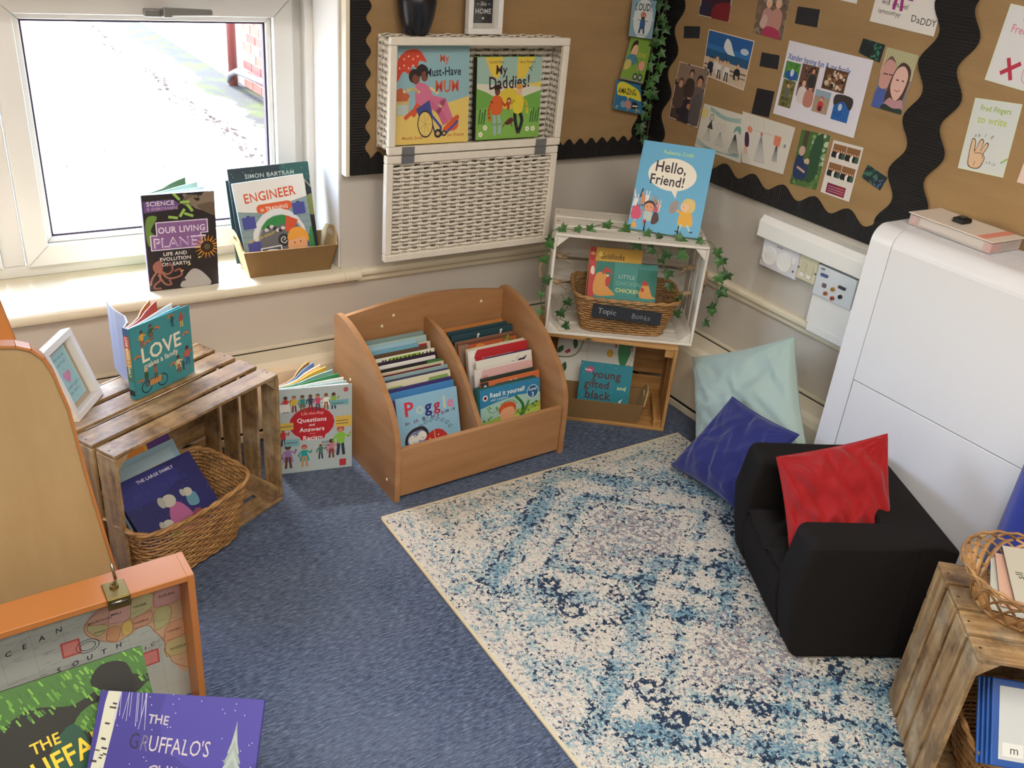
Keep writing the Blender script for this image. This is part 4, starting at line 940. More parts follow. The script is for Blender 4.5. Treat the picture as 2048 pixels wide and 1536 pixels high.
# ---- questions board book on the floor
A = Art(21.4, 29.2, 'b3bfbf')
A.E(9.6, 17, 6.6, 5.6, 'b9232c'); A.RR(6, 11.2, 7.4, 5, 1, 'b9232c')
A.T('Lift-the-flap', 9.8, 20, 1.35, 'e8a0a0', align='c', bold=1); A.T('Questions', 9.6, 17.5, 2.1, 'f4f0ee', bold=1, align='c', sx=.95); A.T('and', 9.6, 16.1, 1.1, 'f4f0ee', align='c', bold=1); A.T('Answers', 9.6, 14.2, 2.1, 'f4f0ee', bold=1, align='c', sx=.95); A.T('about', 9.7, 13.2, .8, 'e8a0a0', align='c'); A.T('Racism', 9.8, 11.2, 2.2, 'f4f0ee', bold=1, align='c', sx=.9)
tops = ['c83a3a', 'd8b030', '2a8a84', '3a4458', 'c84a6a', 'f0ece4', '8ab34a', '8f6a9a']
for i, x in enumerate((2.2, 4.6, 7, 9.3, 11.4, 13.8, 16)): A.fig(x, 21.4, 5.4, ('6a4230', 'b88058', '8a5a3c')[i % 3], ('2a1a18', '6a3a20')[i % 2], tops[i], ('3a4458', '7a3a3a')[i % 2], dress=i % 3 == 2)
for i, (x, y, h) in enumerate(((2.4, 2, 8.2), (7.2, 2, 7.6), (12, 4.2, 5.4), (15.2, 4.2, 6.5), (18, 5, 10), (1.2, 10, 6))): A.fig(x, y, h, ('6a4230', 'c09068', '8a5a3c')[i % 3], ('2a1a18', 'b8323a', 'c8b090')[i % 3], ('a07ab0', '2aa09a', '4a7a6a', 'c87a88', '8ac34a', 'c83a3a')[i], '33394a', dress=i in (0, 1, 3))
A.RR(16.4, 14.8, 4.8, 3.8, .3, 'd8b552'); A.RR(1.6, 9.6, 4.2, 2.4, .2, '7fb4bc'); A.RR(15, 22.5, 5.4, 1.8, .2, '6fa9b4'); A.RR(0, 21.6, 3.4, 2.6, .2, 'e2e2dc'); A.RR(.2, 15.4, 4, 2.4, .2, 'd8b552')
for x, y in ((16.8, 17), (16.8, 16), (1.9, 10.8), (15.4, 23.1), (.5, 16.6)): A.L([(x, y), (x + 3.4, y)], .25, '5f5a52')
A.T('END', 12.4, 9.6, 1, '4a4a4a', bold=1); A.T('RACISM', 11.8, 8.6, .8, '4a4a4a', bold=1); A.R(17.6, .8, 2, 2.4, 'b8343c'); A.E(19.6, 27.6, .7, .8, 'b8545c')
openbook('grey board book with red speech bubble standing open on the carpet', pose(.768, 2.288, .001, -.2265, .0), .218, .292, 'b3bfbf', A,
         [(.03, 'e8e6e0', .21), (.10, '9ab6ba', .208), (.2, 'e8e6e0', .206), (.33, '2f7a4a', .204), (.47, '8fb4b8', .2), (.60, 'd8a23a', .196), (.7, 'e4dcc8', .192), (.82, '5a78a8', .19), (.9, 'c88a4a', .188)], .03, lt=.003)
# ---- family book in the left basket
A = Art(26, 24, '1f2160'); A.E(6, 20, 14, 5, '262a74'); A.T('THE LARGE FAMILY', 13, 21.4, 1.35, 'd8d4e0', bold=1, align='c'); A.T('All in One Piece', 12.6, 17.2, 2.9, '34387e', align='c', sx=.9)
for i in range(50): A.E(rnd.uniform(0, 26), rnd.uniform(0, 24), .1, .1, '8a90d0', n=5)
A.S([(10, 0), (9.6, 6), (11.6, 11), (15, 11.4), (17.2, 6), (18, 0)], 'a85a88'); A.S([(8, 0), (7.8, 4), (10, 5.6), (11.6, 3), (11, 0)], '6a9a4a'); A.S([(16, 5.4), (18.6, 7.4), (20.8, 5), (19, 3)], '8a3f5a'); A.E(15, 1.2, 2.4, 1.4, 'd86a5a'); A.S([(17.4, 9), (18, 12.4), (20.8, 12), (20.4, 8.4)], '5a8a9a')
for x, y, r in ((12.4, 13, 2.2), (8.6, 6.8, 1.7), (18.8, 13, 1.5)): A.E(x, y, r, r * .9, 'b8b4a8'); A.E(x - r, y + .4, r * .5, r * .8, 'a8a498')
bpy.context.view_layer.update()
book('dark blue storybook lying against the rim of the left wicker basket', pose(.328, 1.968, .062, .40, .80), .235, .213, .010, '1f2160', A)
A = Art(24, 24, '8fb2c4'); A.R(2, 2, 20, 20, 'a5c2cf'); A.T('MONSTERS', 12, 17, 3, 'c9bfa0', bold=1, align='c', sx=.9)
book('pale blue storybook behind the dark blue one in the left basket', pose(.306, 2.022, .07, .42, .62), .215, .215, .008, '8fb2c4', A)
A = Art(24, 24, 'd8a83a'); A.P([(9, 0), (15, 0), (15, 24), (9, 24)], 'd8842c'); A.P([(16, 0), (24, 0), (24, 24), (16, 24)], '55307a'); A.T('David McKee', 1, 20.6, 1.9, '6a2a1a', bold=1)
book('yellow, orange and purple patchwork book at the back of the left basket', pose(.285, 2.065, .09, .45, .45), .215, .235, .012, 'd8a83a', A)

# ---- books in the display box
KP = 'books in the beech display box'
def bx(label, x0, x1, Y, z, col, art=None, h=.215, tilt=.27, t=.006, spine=None, rot=.03):
    return book(label, pose(x0, Y - h * math.sin(tilt), z - h * math.cos(tilt), rot, tilt), x1 - x0, h, t, col, art, spine, group=KP)
A = Art(22, 24.5, '8cb9d2')
x = .0
for ch, xx, c, s in (('P', 2.4, 'cf3348', 6.6), ('o', 6.5, 'b4c6bc', 5.4), ('g', 9.8, '2b2a72', 5.6), ('g', 13, 'b02c48', 5.2), ('l', 16.3, 'bccbb6', 6), ('e', 17.8, 'cf7f9c', 5.4)): A.T(ch, xx, 18.2, s, c, bold=1); A.T(ch, xx + .15, 18.2, s, c, bold=1)
for i, (ch) in enumerate('and the Birthday Present'): A.T(ch, 2.4 + i * .77, 15.4 + (i * .04) + (.5 if i > 18 else 0), 1.75, ('2a2a3a', '2a2a3a', '8a6a74', '8a3a58')[(i * 7) % 4], bold=1) if i not in (2, 6, 11, 14, 21) else None
_a = len(A.it); A.S([(2, 2), (2, 6), (4.6, 9), (8.6, 9.4), (10.4, 6), (9, 2), (5, .6)], '2a2730'); A.S([(2.8, 3), (3, 6), (5, 7.8), (8.2, 8), (9.4, 5.4), (8.4, 2.4), (5, 1.4)], '8290b4'); A.E(4.8, 4.6, 1.9, 2, 'e8e6dc'); A.E(7.9, 5.6, 1.7, 1.9, 'e8e6dc'); A.L([(4.2, 3.6), (5, 3.3), (5.8, 3.8)], .16, '2a2730'); A.L([(7.4, 4.8), (8, 4.5), (8.6, 5)], .16, '2a2730')
A.S([(8.4, -1), (9, 4), (11.6, 6.6), (14.6, 6.6), (17, 3.6), (17, -1)], 'b9322c'); A.E(10.6, 3.6, .3, .3, 'e8c0a0'); A.E(13.8, 4.4, .3, .3, 'e8c0a0'); A.L([(12.4, 6.6), (12.6, 0)], .25, 'e0b090')
for i in range(9): a = .3 + i * .33; cx, cy = 12 + 6.5 * math.cos(a), 5 + 6 * math.sin(a); A.L([(cx + .9 * math.cos(q) * (1 - q / 9), cy + .9 * math.sin(q) * (1 - q / 9)) for q in [j * .6 for j in range(12)]], .17, '2a2730', 2)
A.mv(0, 6.4, 1, .8, _a)
bt = .30
book('light blue picture book with sleepy bird and multicoloured title, front of left bay', pose(1.087, 2.0925, .032, .0124, bt), .211, .233, .006, '8cb9d2', A, group=KP)
book('purple, red and orange book just showing behind the blue bird book', pose(1.070, 2.103, .032, .0124, bt), .205, .224, .007, '7f3a70', Art(21, 22, 'b8403c').R(0, 17, 21, 5, '55307a').R(0, 7, 21, 4, 'd8a880'), group=KP)
book('white-edged book poking out on the right behind the bird book', pose(1.112, 2.116, .03, .0124, bt), .190, .208, .008, 'cfc8be', None, group=KP)
PL = [('bright blue book second row in the left bay', 1.063, 1.300, 2.178, .268, '3f7fb8', None),
      ('thin purple book behind the bright blue one', 1.065, 1.297, 2.190, .274, '3c2f6e', None),
      ('cream book with green trees along its top in the left bay', 1.068, 1.300, 2.204, .291, 'd3cfb4', 'trees'),
      ('grey-teal framed book in the middle of the left bay', 1.062, 1.300, 2.220, .302, '8aa3a4', None),
      ('slate navy book in front of the grey-teal one', 1.081, 1.298, 2.213, .2935, '3b3f5c', None),
      ('dark red book in the middle of the left bay', 1.084, 1.286, 2.236, .299, '6a1420', None),
      ('cream book with a pale spine behind the dark red one', 1.076, 1.300, 2.246, .303, 'c9c1a4', None),
      ('black book with a green label at its corner', 1.077, 1.298, 2.262, .306, '1f1a1c', 'tag'),
      ('bright white book in the left bay', 1.079, 1.286, 2.277, .311, 'e6e3de', None),
      ('dark aubergine book in the left bay', 1.081, 1.298, 2.292, .315, '2b1a30', None),
      ('white and lime book with black scribbled letters', 1.087, 1.298, 2.307, .321, 'e4e6cf', 'lime'),
      ('brown book towards the back of the left bay', 1.080, 1.280, 2.322, .327, '5f4330', None),
      ('cream book with a small red corner picture', 1.082, 1.297, 2.334, .334, 'c9bfa8', 'redc'),
      ('mid blue book near the back of the left bay', 1.076, 1.253, 2.331, .336, '6fa6bc', None),
      ('light blue book leaning on the back row', 1.082, 1.253, 2.350, .341, '9cc4d4', None),
      ('pale teal book, second from the back of the left bay', 1.084, 1.297, 2.362, .344, 'a5bfbc', None),
      ('grey-green book at the very back of the left bay', 1.083, 1.294, 2.378, .352, '7f9490', None)]
def deco(kind, w, h):
    if not kind: return None
    A = Art(w * 100, h * 100)
    W, H = w * 100, h * 100
    if kind == 'trees':
        A.R(0, H - 5, W, 4.5, 'd6d0b2')
        for i in range(7): A.E(2 + i * .6, H - 2.6, 1, 1.1, '8ba865', n=9); A.E(W - 7 + i * .9, H - 2, 1, 1.1, '7d9f5c', n=9)
    if kind == 'tag': A.R(W - 5, H - 1.6, 5, 1.5, '3f7a3c')
    if kind == 'lime':
        A.R(5, H - 2.1, 11, 1.7, '9ac04a')
        for i in range(14): A.L([(2 + i * 1.3, H - 2), (2.6 + i * 1.3 + rnd.uniform(-.3, .5), H - .8)], .5, '2a2a26')
    if kind == 'redc': A.R(W - 4.6, H - 3.4, 3.2, 3, 'a8282c'); A.E(W - 3, H - 2, .6, .6, 'e8d0b0')
    if kind == 'jungle':
        A.R(0, H - 6, W, 6, 'b85a34'); A.R(0, H - 1, W, 1, '6a4030'); A.R(0, H - 8, 3.6, 7.4, '8f7460'); A.S([(5, H - 5), (7, H - 1.4), (10, H - 2), (11, H - 5)], 'd8883c'); A.S([(7, H - 5), (8.4, H - 2.6), (10, H - 4)], '3f2a20'); A.S([(11.5, H - 4), (13.4, H - 2.6), (14.6, H - 4)], '4a2a2a'); A.L([(15.6, H - 4), (16.4, H - 2), (16, H - 3), (18, H - 3.6)], .3, 'f0d8a0')
        for i in range(14): A.L([(W - 5 + rnd.uniform(-1, 1), H - 1.5 + rnd.uniform(-2, 1)), (W - 3 + rnd.uniform(-2, 2), H - 1.2 + rnd.uniform(-2, 1))], .35, '8f9a3c' if i % 2 else '4a5a28')
    if kind == 'bones':
        A.R(0, H - 2.2, W, 2.2, '24444e')
        for x in (10, 19): A.L([(x - 1, H - 4.6), (x, H - 3), (x + .4, H - 1.4)], .55, 'e6e4dc'); A.E(x + .5, H - 1.3, .5, .35, 'e6e4dc')
    if kind == 'red':
        A.P([(3, H - 4.4), (W, H - 4.4), (W, H), (3.4, H), (2, H - 2)], 'b8262c'); A.T('The most brilliant sound in the animal kingdom', 5, H - 3.4, 1.0, 'e8b8b0', sx=.62); A.E(1.6, H - 1.4, .9, .9, 'efe9e0')
    if kind == 'wol':
        A.R(0, H - 8, W, 8, 'dfdcd0'); A.S([(W - 6, H - 3), (W - 4.4, H - 4), (W - 2, H - 1.4), (W - 3.6, H - 2), (W - 5, H - 2)], '3a2f3c'); A.L([(W - 6, H - 3), (W - 8, H - 2.2)], .12, '3a2f3c'); A.L([(W - 6.4, H - 2), (W - 5, H - 1)], .12, '3a2f3c')
        A.T('What a Owl', 4, H - 6, 2.6, '241f26', bold=1, sx=.9)
    if kind == 'pink': A.P([(0, 0), (W, 0), (W, H - .4), (3, H - .4), (2, H - 3)], 'd8aca8'); A.E(4, H - 3, 1, .8, 'c08a84')
    if kind == 'orange':
        A.R(0, 0, 3, H, '33343e'); A.S([(1, H - 3), (1.2, H - 1.4), (2, H - 1), (2.5, H - 2.4), (2, H - 3.4)], 'e6ddc8'); A.E(1.7, H - 2.1, .4, .4, '4a3a30'); A.R(4.6, H - 3, 3, .5, 'f0d8b8'); A.R(5.8, H - 5, .7, 2, 'f0d8b8'); A.T('v v', 11, H - 2, 2.4, 'f0d8b8', bold=1)
    return A
for lb, x0, x1, Y, z, c, k in PL: bx(lb, x0, min(x1, 1.303), Y, z, c, deco(k, min(x1, 1.303) - x0, .215))
A = Art(22.9, 22, '2f7ea8')
A.P([(0, 0), (22.9, 0), (22.9, 14.6), (14, 15.4), (6, 14), (0, 12.2)], '9fc6b8'); A.P([(0, 0), (0, 4.4), (8, 6.6), (16, 8.4), (22.9, 10), (22.9, 0)], '9ab34a'); A.P([(0, 2.4), (10, 4.4), (22.9, 7.2), (22.9, 0), (0, 0)], 'b8c858')
A.L([(13, 0), (15.6, 5), (16, 10), (13.4, 15)], 1.1, '3f7a3a', 4); A.L([(13.6, 0), (16, 4), (18.4, 11)], .9, '4a8a40', 4); A.L([(7.4, 10), (9, 13), (12, 13.4), (14, 11)], .3, '4a7a48', 4); A.L([(2.5, 12), (4, 9), (7, 10), (8, 13)], .25, '4a7a48', 4); A.L([(17, 8), (19, 9), (21, 7)], .25, '4a7a48', 3)
for i in range(16): A.E(rnd.uniform(1, 22), rnd.uniform(5, 12), .8, .35, '5a8a48', rnd.uniform(0, 3), 7)
for x, y in ((4, 1.8), (1.2, 5.5), (12, 4.6), (20, 9), (21.5, 9.6), (.8, 1)): A.E(x, y, .45, .5, '3f4a24', n=8)
A.S([(7.4, 5), (7.6, 10), (9.4, 12.4), (12, 12.2), (13, 9.4), (12.8, 5.4), (11, 2.6), (8.6, 2.8)], 'e0a47c'); A.S([(7, 7.4), (7, 10.6), (9, 12.8), (12, 12.6), (13.4, 10.2), (13, 7.4), (12, 10), (8.6, 9.8)], 'c8542a'); A.P([(7, 0), (13, 0), (12, 3), (10, 1.6), (8, 3)], 'e8ddc8'); A.P([(6, 0), (7.6, 0), (8.2, 3), (7, 2.6)], '7a4030')
A.R(0, -6, 22.9, 6, 'b8c858').mv(0, 7.0, 1, .68, 1)
A.T('Read it yourself', 3.6, 18.6, 2.4, 'eef2f0', bold=1, sx=.82); A.T('with Ladybird', 3.8, 17.2, 1.3, 'd5e2e2', sx=.9); A.E(1.9, 18.8, .95, 1, 'f2ede8'); A.E(1.9, 18.8, .6, .65, '6a1a22')
A.E(20, 17.6, 2.3, 2.4, 'd8e4ea'); A.E(20, 17.6, 2.1, 2.2, '1f5c8c'); A.T('Level', 20, 18, 1.4, 'f0f0f0', bold=1, align='c'); A.T('3', 20, 15.8, 2.2, 'f0f0f0', bold=1, align='c')
book('blue and green reader with red-haired boy and beanstalk, at the front of the right bay', pose(1.366, 2.0937, .035, .0029, .194), .2285, .208, .004, '2f7ea8', A, group=KP)
for i in range(3): book(('teal', 'dark green', 'dark teal')[i] + ' edged thin reader stacked ' + ('just', 'second', 'third')[i] + ' behind the beanstalk reader', pose(1.362 - i * .004, 2.0985 + i * .005, .035 + i * .002, .0029, .194), .2285, .207, .004, ('2c6f74', '3a5a48', '28505c')[i], None, group=KP)
PR = [('orange book with dark spine and cream title in the right bay', 1.378, 1.607, 2.150, .254, 'c96a3a', 'orange'),
      ('dark green book behind the orange one', 1.390, 1.595, 2.166, .259, '2f3a30', None),
      ('pale pink and white book in the right bay', 1.374, 1.598, 2.184, .284, 'ddd5d0', 'pink'),
      ('cream book with a flying bird and black title letters', 1.390, 1.605, 2.203, .304, 'dfdcd0', 'wol'),
      ('navy book showing only its right edge in the right bay', 1.43, 1.612, 2.215, .302, '2a2f66', None),
      ('red-topped white book with a line of small white writing', 1.380, 1.608, 2.24, .324, 'e6e2da', 'red'),
      ('cream book standing just behind the red-topped one', 1.384, 1.610, 2.258, .322, 'd8ccb0', None),
      ('orange jungle book with green tufts in the right bay', 1.372, 1.598, 2.29, .331, 'b85a34', 'jungle'),
      ('grey-brown book behind the jungle book', 1.368, 1.592, 2.303, .331, '7a6456', None),
      ('black book with white bones near the back of the right bay', 1.367, 1.608, 2.332, .343, '191a20', 'bones'),
      ('dark teal book, second from the back of the right bay', 1.364, 1.598, 2.348, .348, '24444e', None),
      ('orange-edged book at the very back of the right bay', 1.352, 1.590, 2.366, .352, 'b8763a', None)]
for lb, x0, x1, Y, z, c, k in PR: bx(lb, max(x0, 1.3505), min(x1, 1.611), Y, z, c, deco(k, min(x1, 1.611) - max(x0, 1.3505), .215), tilt=.24)

# ---- pine crate books
A = Art(26, 26, 'dfdcd2'); A.L([(0, 17), (6, 17.4), (10, 20), (12, 26)], .5, '6f7f4a', 4)
for x, y, a in ((1.4, 20, .8), (8, 23, 1.6), (4, 13, 1.3), (20, 23, 1.4)): A.S([(x - 1.6 * math.cos(a), y - 2.2 * math.sin(a)), (x + 1.2, y - .4), (x + 1.6 * math.cos(a), y + 2.2 * math.sin(a)), (x - 1.2, y + .4)], '2f5a3a')
A.S([(3.6, 19.4), (5.6, 20.6), (6, 19.4), (4.4, 18.6)], 'a83a44'); A.E(2, 9.6, 1.6, 1.6, 'd8a84a')
for x, y in ((1.4, 5), (3, 3)): A.E(x, y, 1, 1, 'c89a5a')
A.T('Peter and the', 13, 20, 1.3, 'c8b48a', align='c')
book('white baby book with green leaves, behind the teal book in the pine crate', pose(1.805, 2.330, .018, -.66, .2), .20, .24, .01, 'dfdcd2', A)
A = Art(20, 24, 'dcd9d0'); A.S([(13, 24), (13.6, 17), (16, 15), (17.4, 18), (18.6, 22), (19, 24)], '3f8a54'); A.S([(13.4, 9), (17, 8), (19.4, 9), (20, 1), (15, 0), (13.6, 4)], 'd8a63a'); A.E(18, 13.6, 1.6, 2.6, 'd8a63a'); A.L([(15.4, 16), (17, 12.6), (20, 9.6)], .15, '3a3a34'); A.E(9.4, 19.6, 1.5, 1.5, 'd8a63a'); A.E(11.6, 22.6, .7, .8, 'c0807c'); A.E(18.6, 22, .7, .8, 'c0807c'); A.T("who's there?", 6, 12.6, 1.7, '3a3430', rot=-.3)
book('white and yellow baby book at the back of the pine crate tray', pose(1.889, 2.259, .018, -.68, .2), .165, .235, .01, 'dcd9d0', A)
A = Art(18, 18, '2a8494'); 
for i in range(24): A.E(rnd.uniform(0, 18), rnd.uniform(0, 18), .14, .14, 'bfe0da', n=5)
A.S([(1.6, 15), (3, 16.6), (4.6, 16), (4.2, 14.6), (2.4, 14.2)], 'b8486a'); A.T('baby', 1.5, 14.9, 1.3, 'f4e8e8', bold=1)
A.T('young', 4.2, 12.6, 4.3, '5a3034', bold=1, sx=.93); A.T('gifted', 1.8, 8.8, 4.1, '5a3034', bold=1, sx=.93); A.T('black', 2.4, 4.6, 4.4, '5a3034', bold=1, sx=.95); A.T('and', 13.4, 9, 2.1, 'd8dc9a', bold=1)
A.RR(7.4, .5, 8, 2.5, .7, 'c0447a'); A.T('BY JAMIA WILSON', 11.4, 1.8, .8, 'f0dce4', bold=1, align='c'); A.T('AND ANDREA PIPPINS', 11.4, .8, .65, 'f0dce4', align='c'); A.S([(1.6, 0), (1.8, 2), (3, 2.8), (4.2, 2), (4.4, 0)], '4a2a24'); A.P([(14.5, 4.6), (15.9, 5.8), (15.2, 4.4), (15.9, 3.2)], 'f0f0e6')
book('teal baby book with big brown letters at the front of the pine crate tray', pose(1.836, 2.223, .020, -.675, .2), .1815, .176, .014, '2a8494', A, spine='1f6f80')
# ---- topic basket books
def InC(t, x, y, z, rot=0, tilt=0, roll=0): return t.matrix_world @ pose(x, y, z, rot, tilt, roll)
A = Art(24, 24, '3f8f86'); A.R(0, 0, 2.2, 24, 'c23a34'); A.S([(.5, 19.6), (.6, 21.6), (1.4, 22), (1.8, 20.6), (1.6, 19)], 'e8dcc4'); A.R(2.2, 14, 6.6, 10, '27786a'); A.R(17, 12, 7, 10, '27786a'); A.S([(2.2, 12), (2.4, 19), (5, 20), (7, 18), (7, 15), (9, 13), (9, 12)], 'dc9a4a'); A.S([(4.6, 19.4), (5.4, 21.8), (7.4, 21.2), (8.2, 19.6), (7.4, 19.6), (7, 20.4)], 'b8382c'); A.S([(6, 18), (7.6, 18.6), (7.4, 15.6), (6.2, 15.2)], 'b8382c'); A.E(6.6, 19, .4, .4, 'e8dcc4')
A.T('LITTLE', 10.4, 18.4, 1.9, '9ac0b4', bold=1, rot=-.04); A.T('CHICKEN', 9.6, 16, 2, '6fa89a', bold=1, rot=-.04); A.T('CHICKEN', 9.6, 13.4, 2, 'd8dc8a', bold=1, rot=-.04); A.S([(18.4, 12), (19, 16.4), (21, 16.8), (22.6, 13), (24, 12)], 'dc9a4a'); A.S([(18.8, 16.6), (19.4, 18), (20.8, 17.6), (20.8, 16.4)], 'b8382c'); A.E(19.2, 14.8, .6, .8, 'b8382c')
book('green and red picture book with hens in the labelled basket', InC(cw, .135, .045, .018, .03, .34), .232, .225, .006, '3f8f86', A)
A = Art(20, 24, 'd8a83e'); A.R(0, 0, 2.4, 24, 'b93434'); A.E(1.2, 22, .9, .5, 'e8a060'); A.T('Goldilocks', 4.2, 20.6, 2.4, '3a2410', bold=1, sx=.85); A.T('and the', 11.8, 18.8, 1.6, '3a2410', bold=1, sx=.85); A.E(4.2, 22, .8, .8, 'f0d070')
book('gold-topped picture book standing behind the hens book', InC(cw, .13, .075, .018, .02, .22), .178, .262, .008, 'd8a83e', A)
# ---- wall box books
A = Art(25.4, 29.2, '8fb6bd'); A.P([(0, 0), (25.4, 0), (25.4, 14.2), (17, 12), (8, 9.6), (0, 8.6)], 'e2c46a')
A.S([(.6, 18.6), (1, 24.6), (4, 27.6), (8, 27.8), (10.6, 24.4), (8.2, 24.8), (7.4, 22.6), (5.6, 23.4), (5, 20.8), (2.8, 21.6)], 'd2452e')
for i in range(10): A.E(1.6 + (i % 5) * 1.5, 22.6 + (i // 5) * 2.6 + (i % 2) * .8, .28, .3, 'f0c9a8', n=8)
A.L([(5.6, 23), (7.2, 18.6)], .2, '3a6a70'); A.P([(0, 8.6), (0, 15), (2, 16.2), (4.6, 14), (4.6, 9.6)], 'c9b070'); A.P([(0, 13), (0, 16), (2, 17), (5, 14.6), (4, 13)], 'c0623c'); A.R(.8, 9, 3.4, 3, 'b9c6c0')
A.S([(5.4, 18.6), (4.6, 20.4), (5.6, 22.2), (7.4, 22.2), (8.4, 20.4), (7.6, 18.4)], '2b1f20'); A.E(7.0, 19.4, 1.3, 1.5, '7a4632'); A.S([(7.4, 20.4), (7.2, 22.6), (9, 23.8), (11, 22.6), (10.6, 20.6)], '2b1f20'); A.E(9.9, 20.2, 1.2, 1.5, '7a4632')
A.S([(7, 17.8), (7.4, 10.6), (12.6, 10.4), (12.6, 14.6), (10.6, 17.8)], 'd07090'); A.L([(3, 15.8), (6, 16.6), (8, 15.6)], .9, 'e0c890', 3); A.L([(12, 16.8), (14.4, 15.2)], .8, 'e0c890'); A.L([(6, 9), (7.6, 11.6)], 1.8, 'd2552e'); A.L([(3.4, 8), (6, 10)], 1.2, 'd2552e')
A.L([(12, 13.6), (16.4, 12.6), (18.6, 7.6)], 2.3, 'd07090'); A.L([(12, 12), (15, 10), (17, 6.4)], 2.1, 'c76486'); A.S([(17, 5), (21, 8.4), (22, 7.4), (19, 4)], 'd2552e'); A.S([(16.4, 4), (20.6, 3.8), (21.8, 6), (18, 5.8)], 'd8582e')
A.P([(7, 10.6), (11.6, 13.2), (12.8, 8.4), (8.6, 7)], '3f4a8c'); A.L([(12, 9), (15.6, 5), (15.6, 2.4)], .8, '4450a0'); A.L([(12, 8), (13.6, 3)], .5, '2f3a70'); A.L([(17, 2.6), (21.6, 6.6)], .7, '4450a0')
for r, c in ((3.6, '2a2428'), (3.2, 'e2c46a')): A.E(10.2, 6, r * .75, r * 1.15, c, .06, 26)
for k in range(7): A.L([(10.2, 6), (10.2 + 2.2 * math.cos(k * .9), 6 + 3.4 * math.sin(k * .9))], .06, '4a4448')
for x, r in ((14.6, 1.3), (16.8, .9)): A.E(x, 3, r, r * 1.05, '2a2428'); A.E(x, 3, r * .5, r * .5, 'c9b070')
A.T('My', 15, 24.4, 3.2, 'd2553c', bold=1, sx=.8, jit=.06); A.T('Must-Have', 10.2, 20.2, 3.6, '1f2a3c', bold=1, sx=.75, rot=.03, jit=.05); A.T('MUM', 13.4, 15.6, 5, 'd2553c', bold=1, sx=.74, jit=.05); A.T('Maudie Smith', 2.2, 1.5, 1.4, 'b8703a', sx=.9, bold=1); A.T('Jen Khatun', 18, 2, 1.4, 'b8703a', sx=.9, bold=1)
book('blue and yellow picture book with a wheelchair and red umbrella in the woven wall box', pose(1.249, 2.5335, .9165, -.02, .08), .252, .288, .010, '8fb6bd', A)
A = Art(26, 27, '9cbcae'); A.P([(3, 27), (10, 27), (8.6, 20), (5.6, 21)], 'e0c24a'); A.P([(16, 27), (23, 27), (19, 20), (15.8, 20)], 'e0c24a'); A.P([(26, 19), (26, 16), (18, 16), (20, 18)], 'e0c860'); A.P([(0, 18.6), (0, 15), (6, 13), (20, 13), (26, 15.6), (26, 17), (18, 18), (8, 18)], 'd9d6c2'); A.P([(0, 17), (4, 15.6), (10, 12.6), (16, 13), (21, 14.6), (26, 16), (26, 0), (0, 0)], '6ea548'); A.P([(0, 10), (12, 12), (26, 9), (26, 0), (0, 0)], '7fb04e'); A.E(13, 13.4, 4.4, 3.6, 'dcc03e')
A.T('My', 7.2, 21.4, 4.3, '3a1f2a', bold=1, sx=.85, jit=.05); A.T('Daddies!', 4.6, 16.6, 5.8, '3a1f2a', bold=1, sx=.78, rot=.04, jit=.06); A.T('Gareth Peter', 4.6, 25, 1.4, '5a4a34', sx=.8); A.T('Garry Parsons', 16.6, 25, 1.4, '5a4a34', sx=.8); A.L([(20.6, 23.6), (21.4, 23.2), (22, 24)], .25, '2a2a2a'); A.L([(21.4, 23.2), (21.8, 22.4)], .25, '2a2a2a')
A.L([(7, 9), (7.4, 5), (7.6, 1.6)], 1.1, '9fb4b8'); A.L([(8.6, 9), (9.6, 5), (9.4, 2)], 1.1, '9fb4b8'); A.S([(6, 8.6), (6.2, 13.6), (8.2, 14.6), (10.4, 13), (9.8, 8.6)], 'd8622a'); A.L([(6.4, 13.2), (5, 10), (5.4, 6.4)], 1, 'd8622a', 3); A.L([(9.8, 12.8), (11.4, 11.2), (12.6, 12.6)], .9, 'd8622a', 3); A.E(8.2, 16, 1.1, 1.5, '6a3e2c'); A.S([(7, 16.4), (7.4, 18), (9.4, 17.8), (9.4, 16.8)], '2a1a18')
A.L([(15.6, 9), (15.8, 6), (17, 2)], 1.3, '30323c', 3); A.L([(17.4, 9), (18.6, 6), (17.4, 2)], 1.3, '30323c', 3); A.S([(15, 8.8), (15, 13.6), (17, 14.8), (19, 13.4), (18.4, 8.8)], 'e2c93c'); A.L([(18.6, 13.2), (20.2, 11.6), (20.6, 8.6)], 1, 'e2c93c', 3); A.L([(15.4, 13), (14, 11.8), (13.4, 13)], .9, 'e2c93c', 3); A.E(17, 16, 1.2, 1.6, 'e2b48c'); A.S([(15.9, 16.8), (16.4, 18.2), (18, 18), (18.2, 16.6)], 'd8963c')
A.E(12.9, 12.8, .9, 1, '7a2c2c'); A.E(12.9, 12.5, .6, .7, 'dca882'); A.L([(12.9, 12), (12.7, 10)], 1, 'b8383c'); A.S([(11.6, 5.4), (13.6, 7), (15, 6.6), (14.6, 5.4), (12.6, 4.6)], '5f2a1e'); A.L([(11.8, 5.6), (10.8, 4)], .3, '5f2a1e'); A.L([(14, 5.6), (14.6, 4)], .3, '5f2a1e')
for x in (1, 2, 3, 22, 23, 24, 25): A.L([(x, 5.4), (x + .5, 9 + (x % 2))], .5, '2f6434')
for x, y in ((1.8, 1.8), (23.4, 3), (3.6, 4), (21, 3)):
    for k in range(5): A.E(x + .6 * math.cos(k * 1.26), y + .6 * math.sin(k * 1.26), .38, .38, 'eeeede', n=7)
    A.E(x, y, .25, .25, 'd8b040', n=7)
book('green and yellow picture book with two men and a child in the woven wall box', pose(1.534, 2.535, .917, .0, .08), .243, .252, .022, '7fb04e', A, spine='1f1a1c')
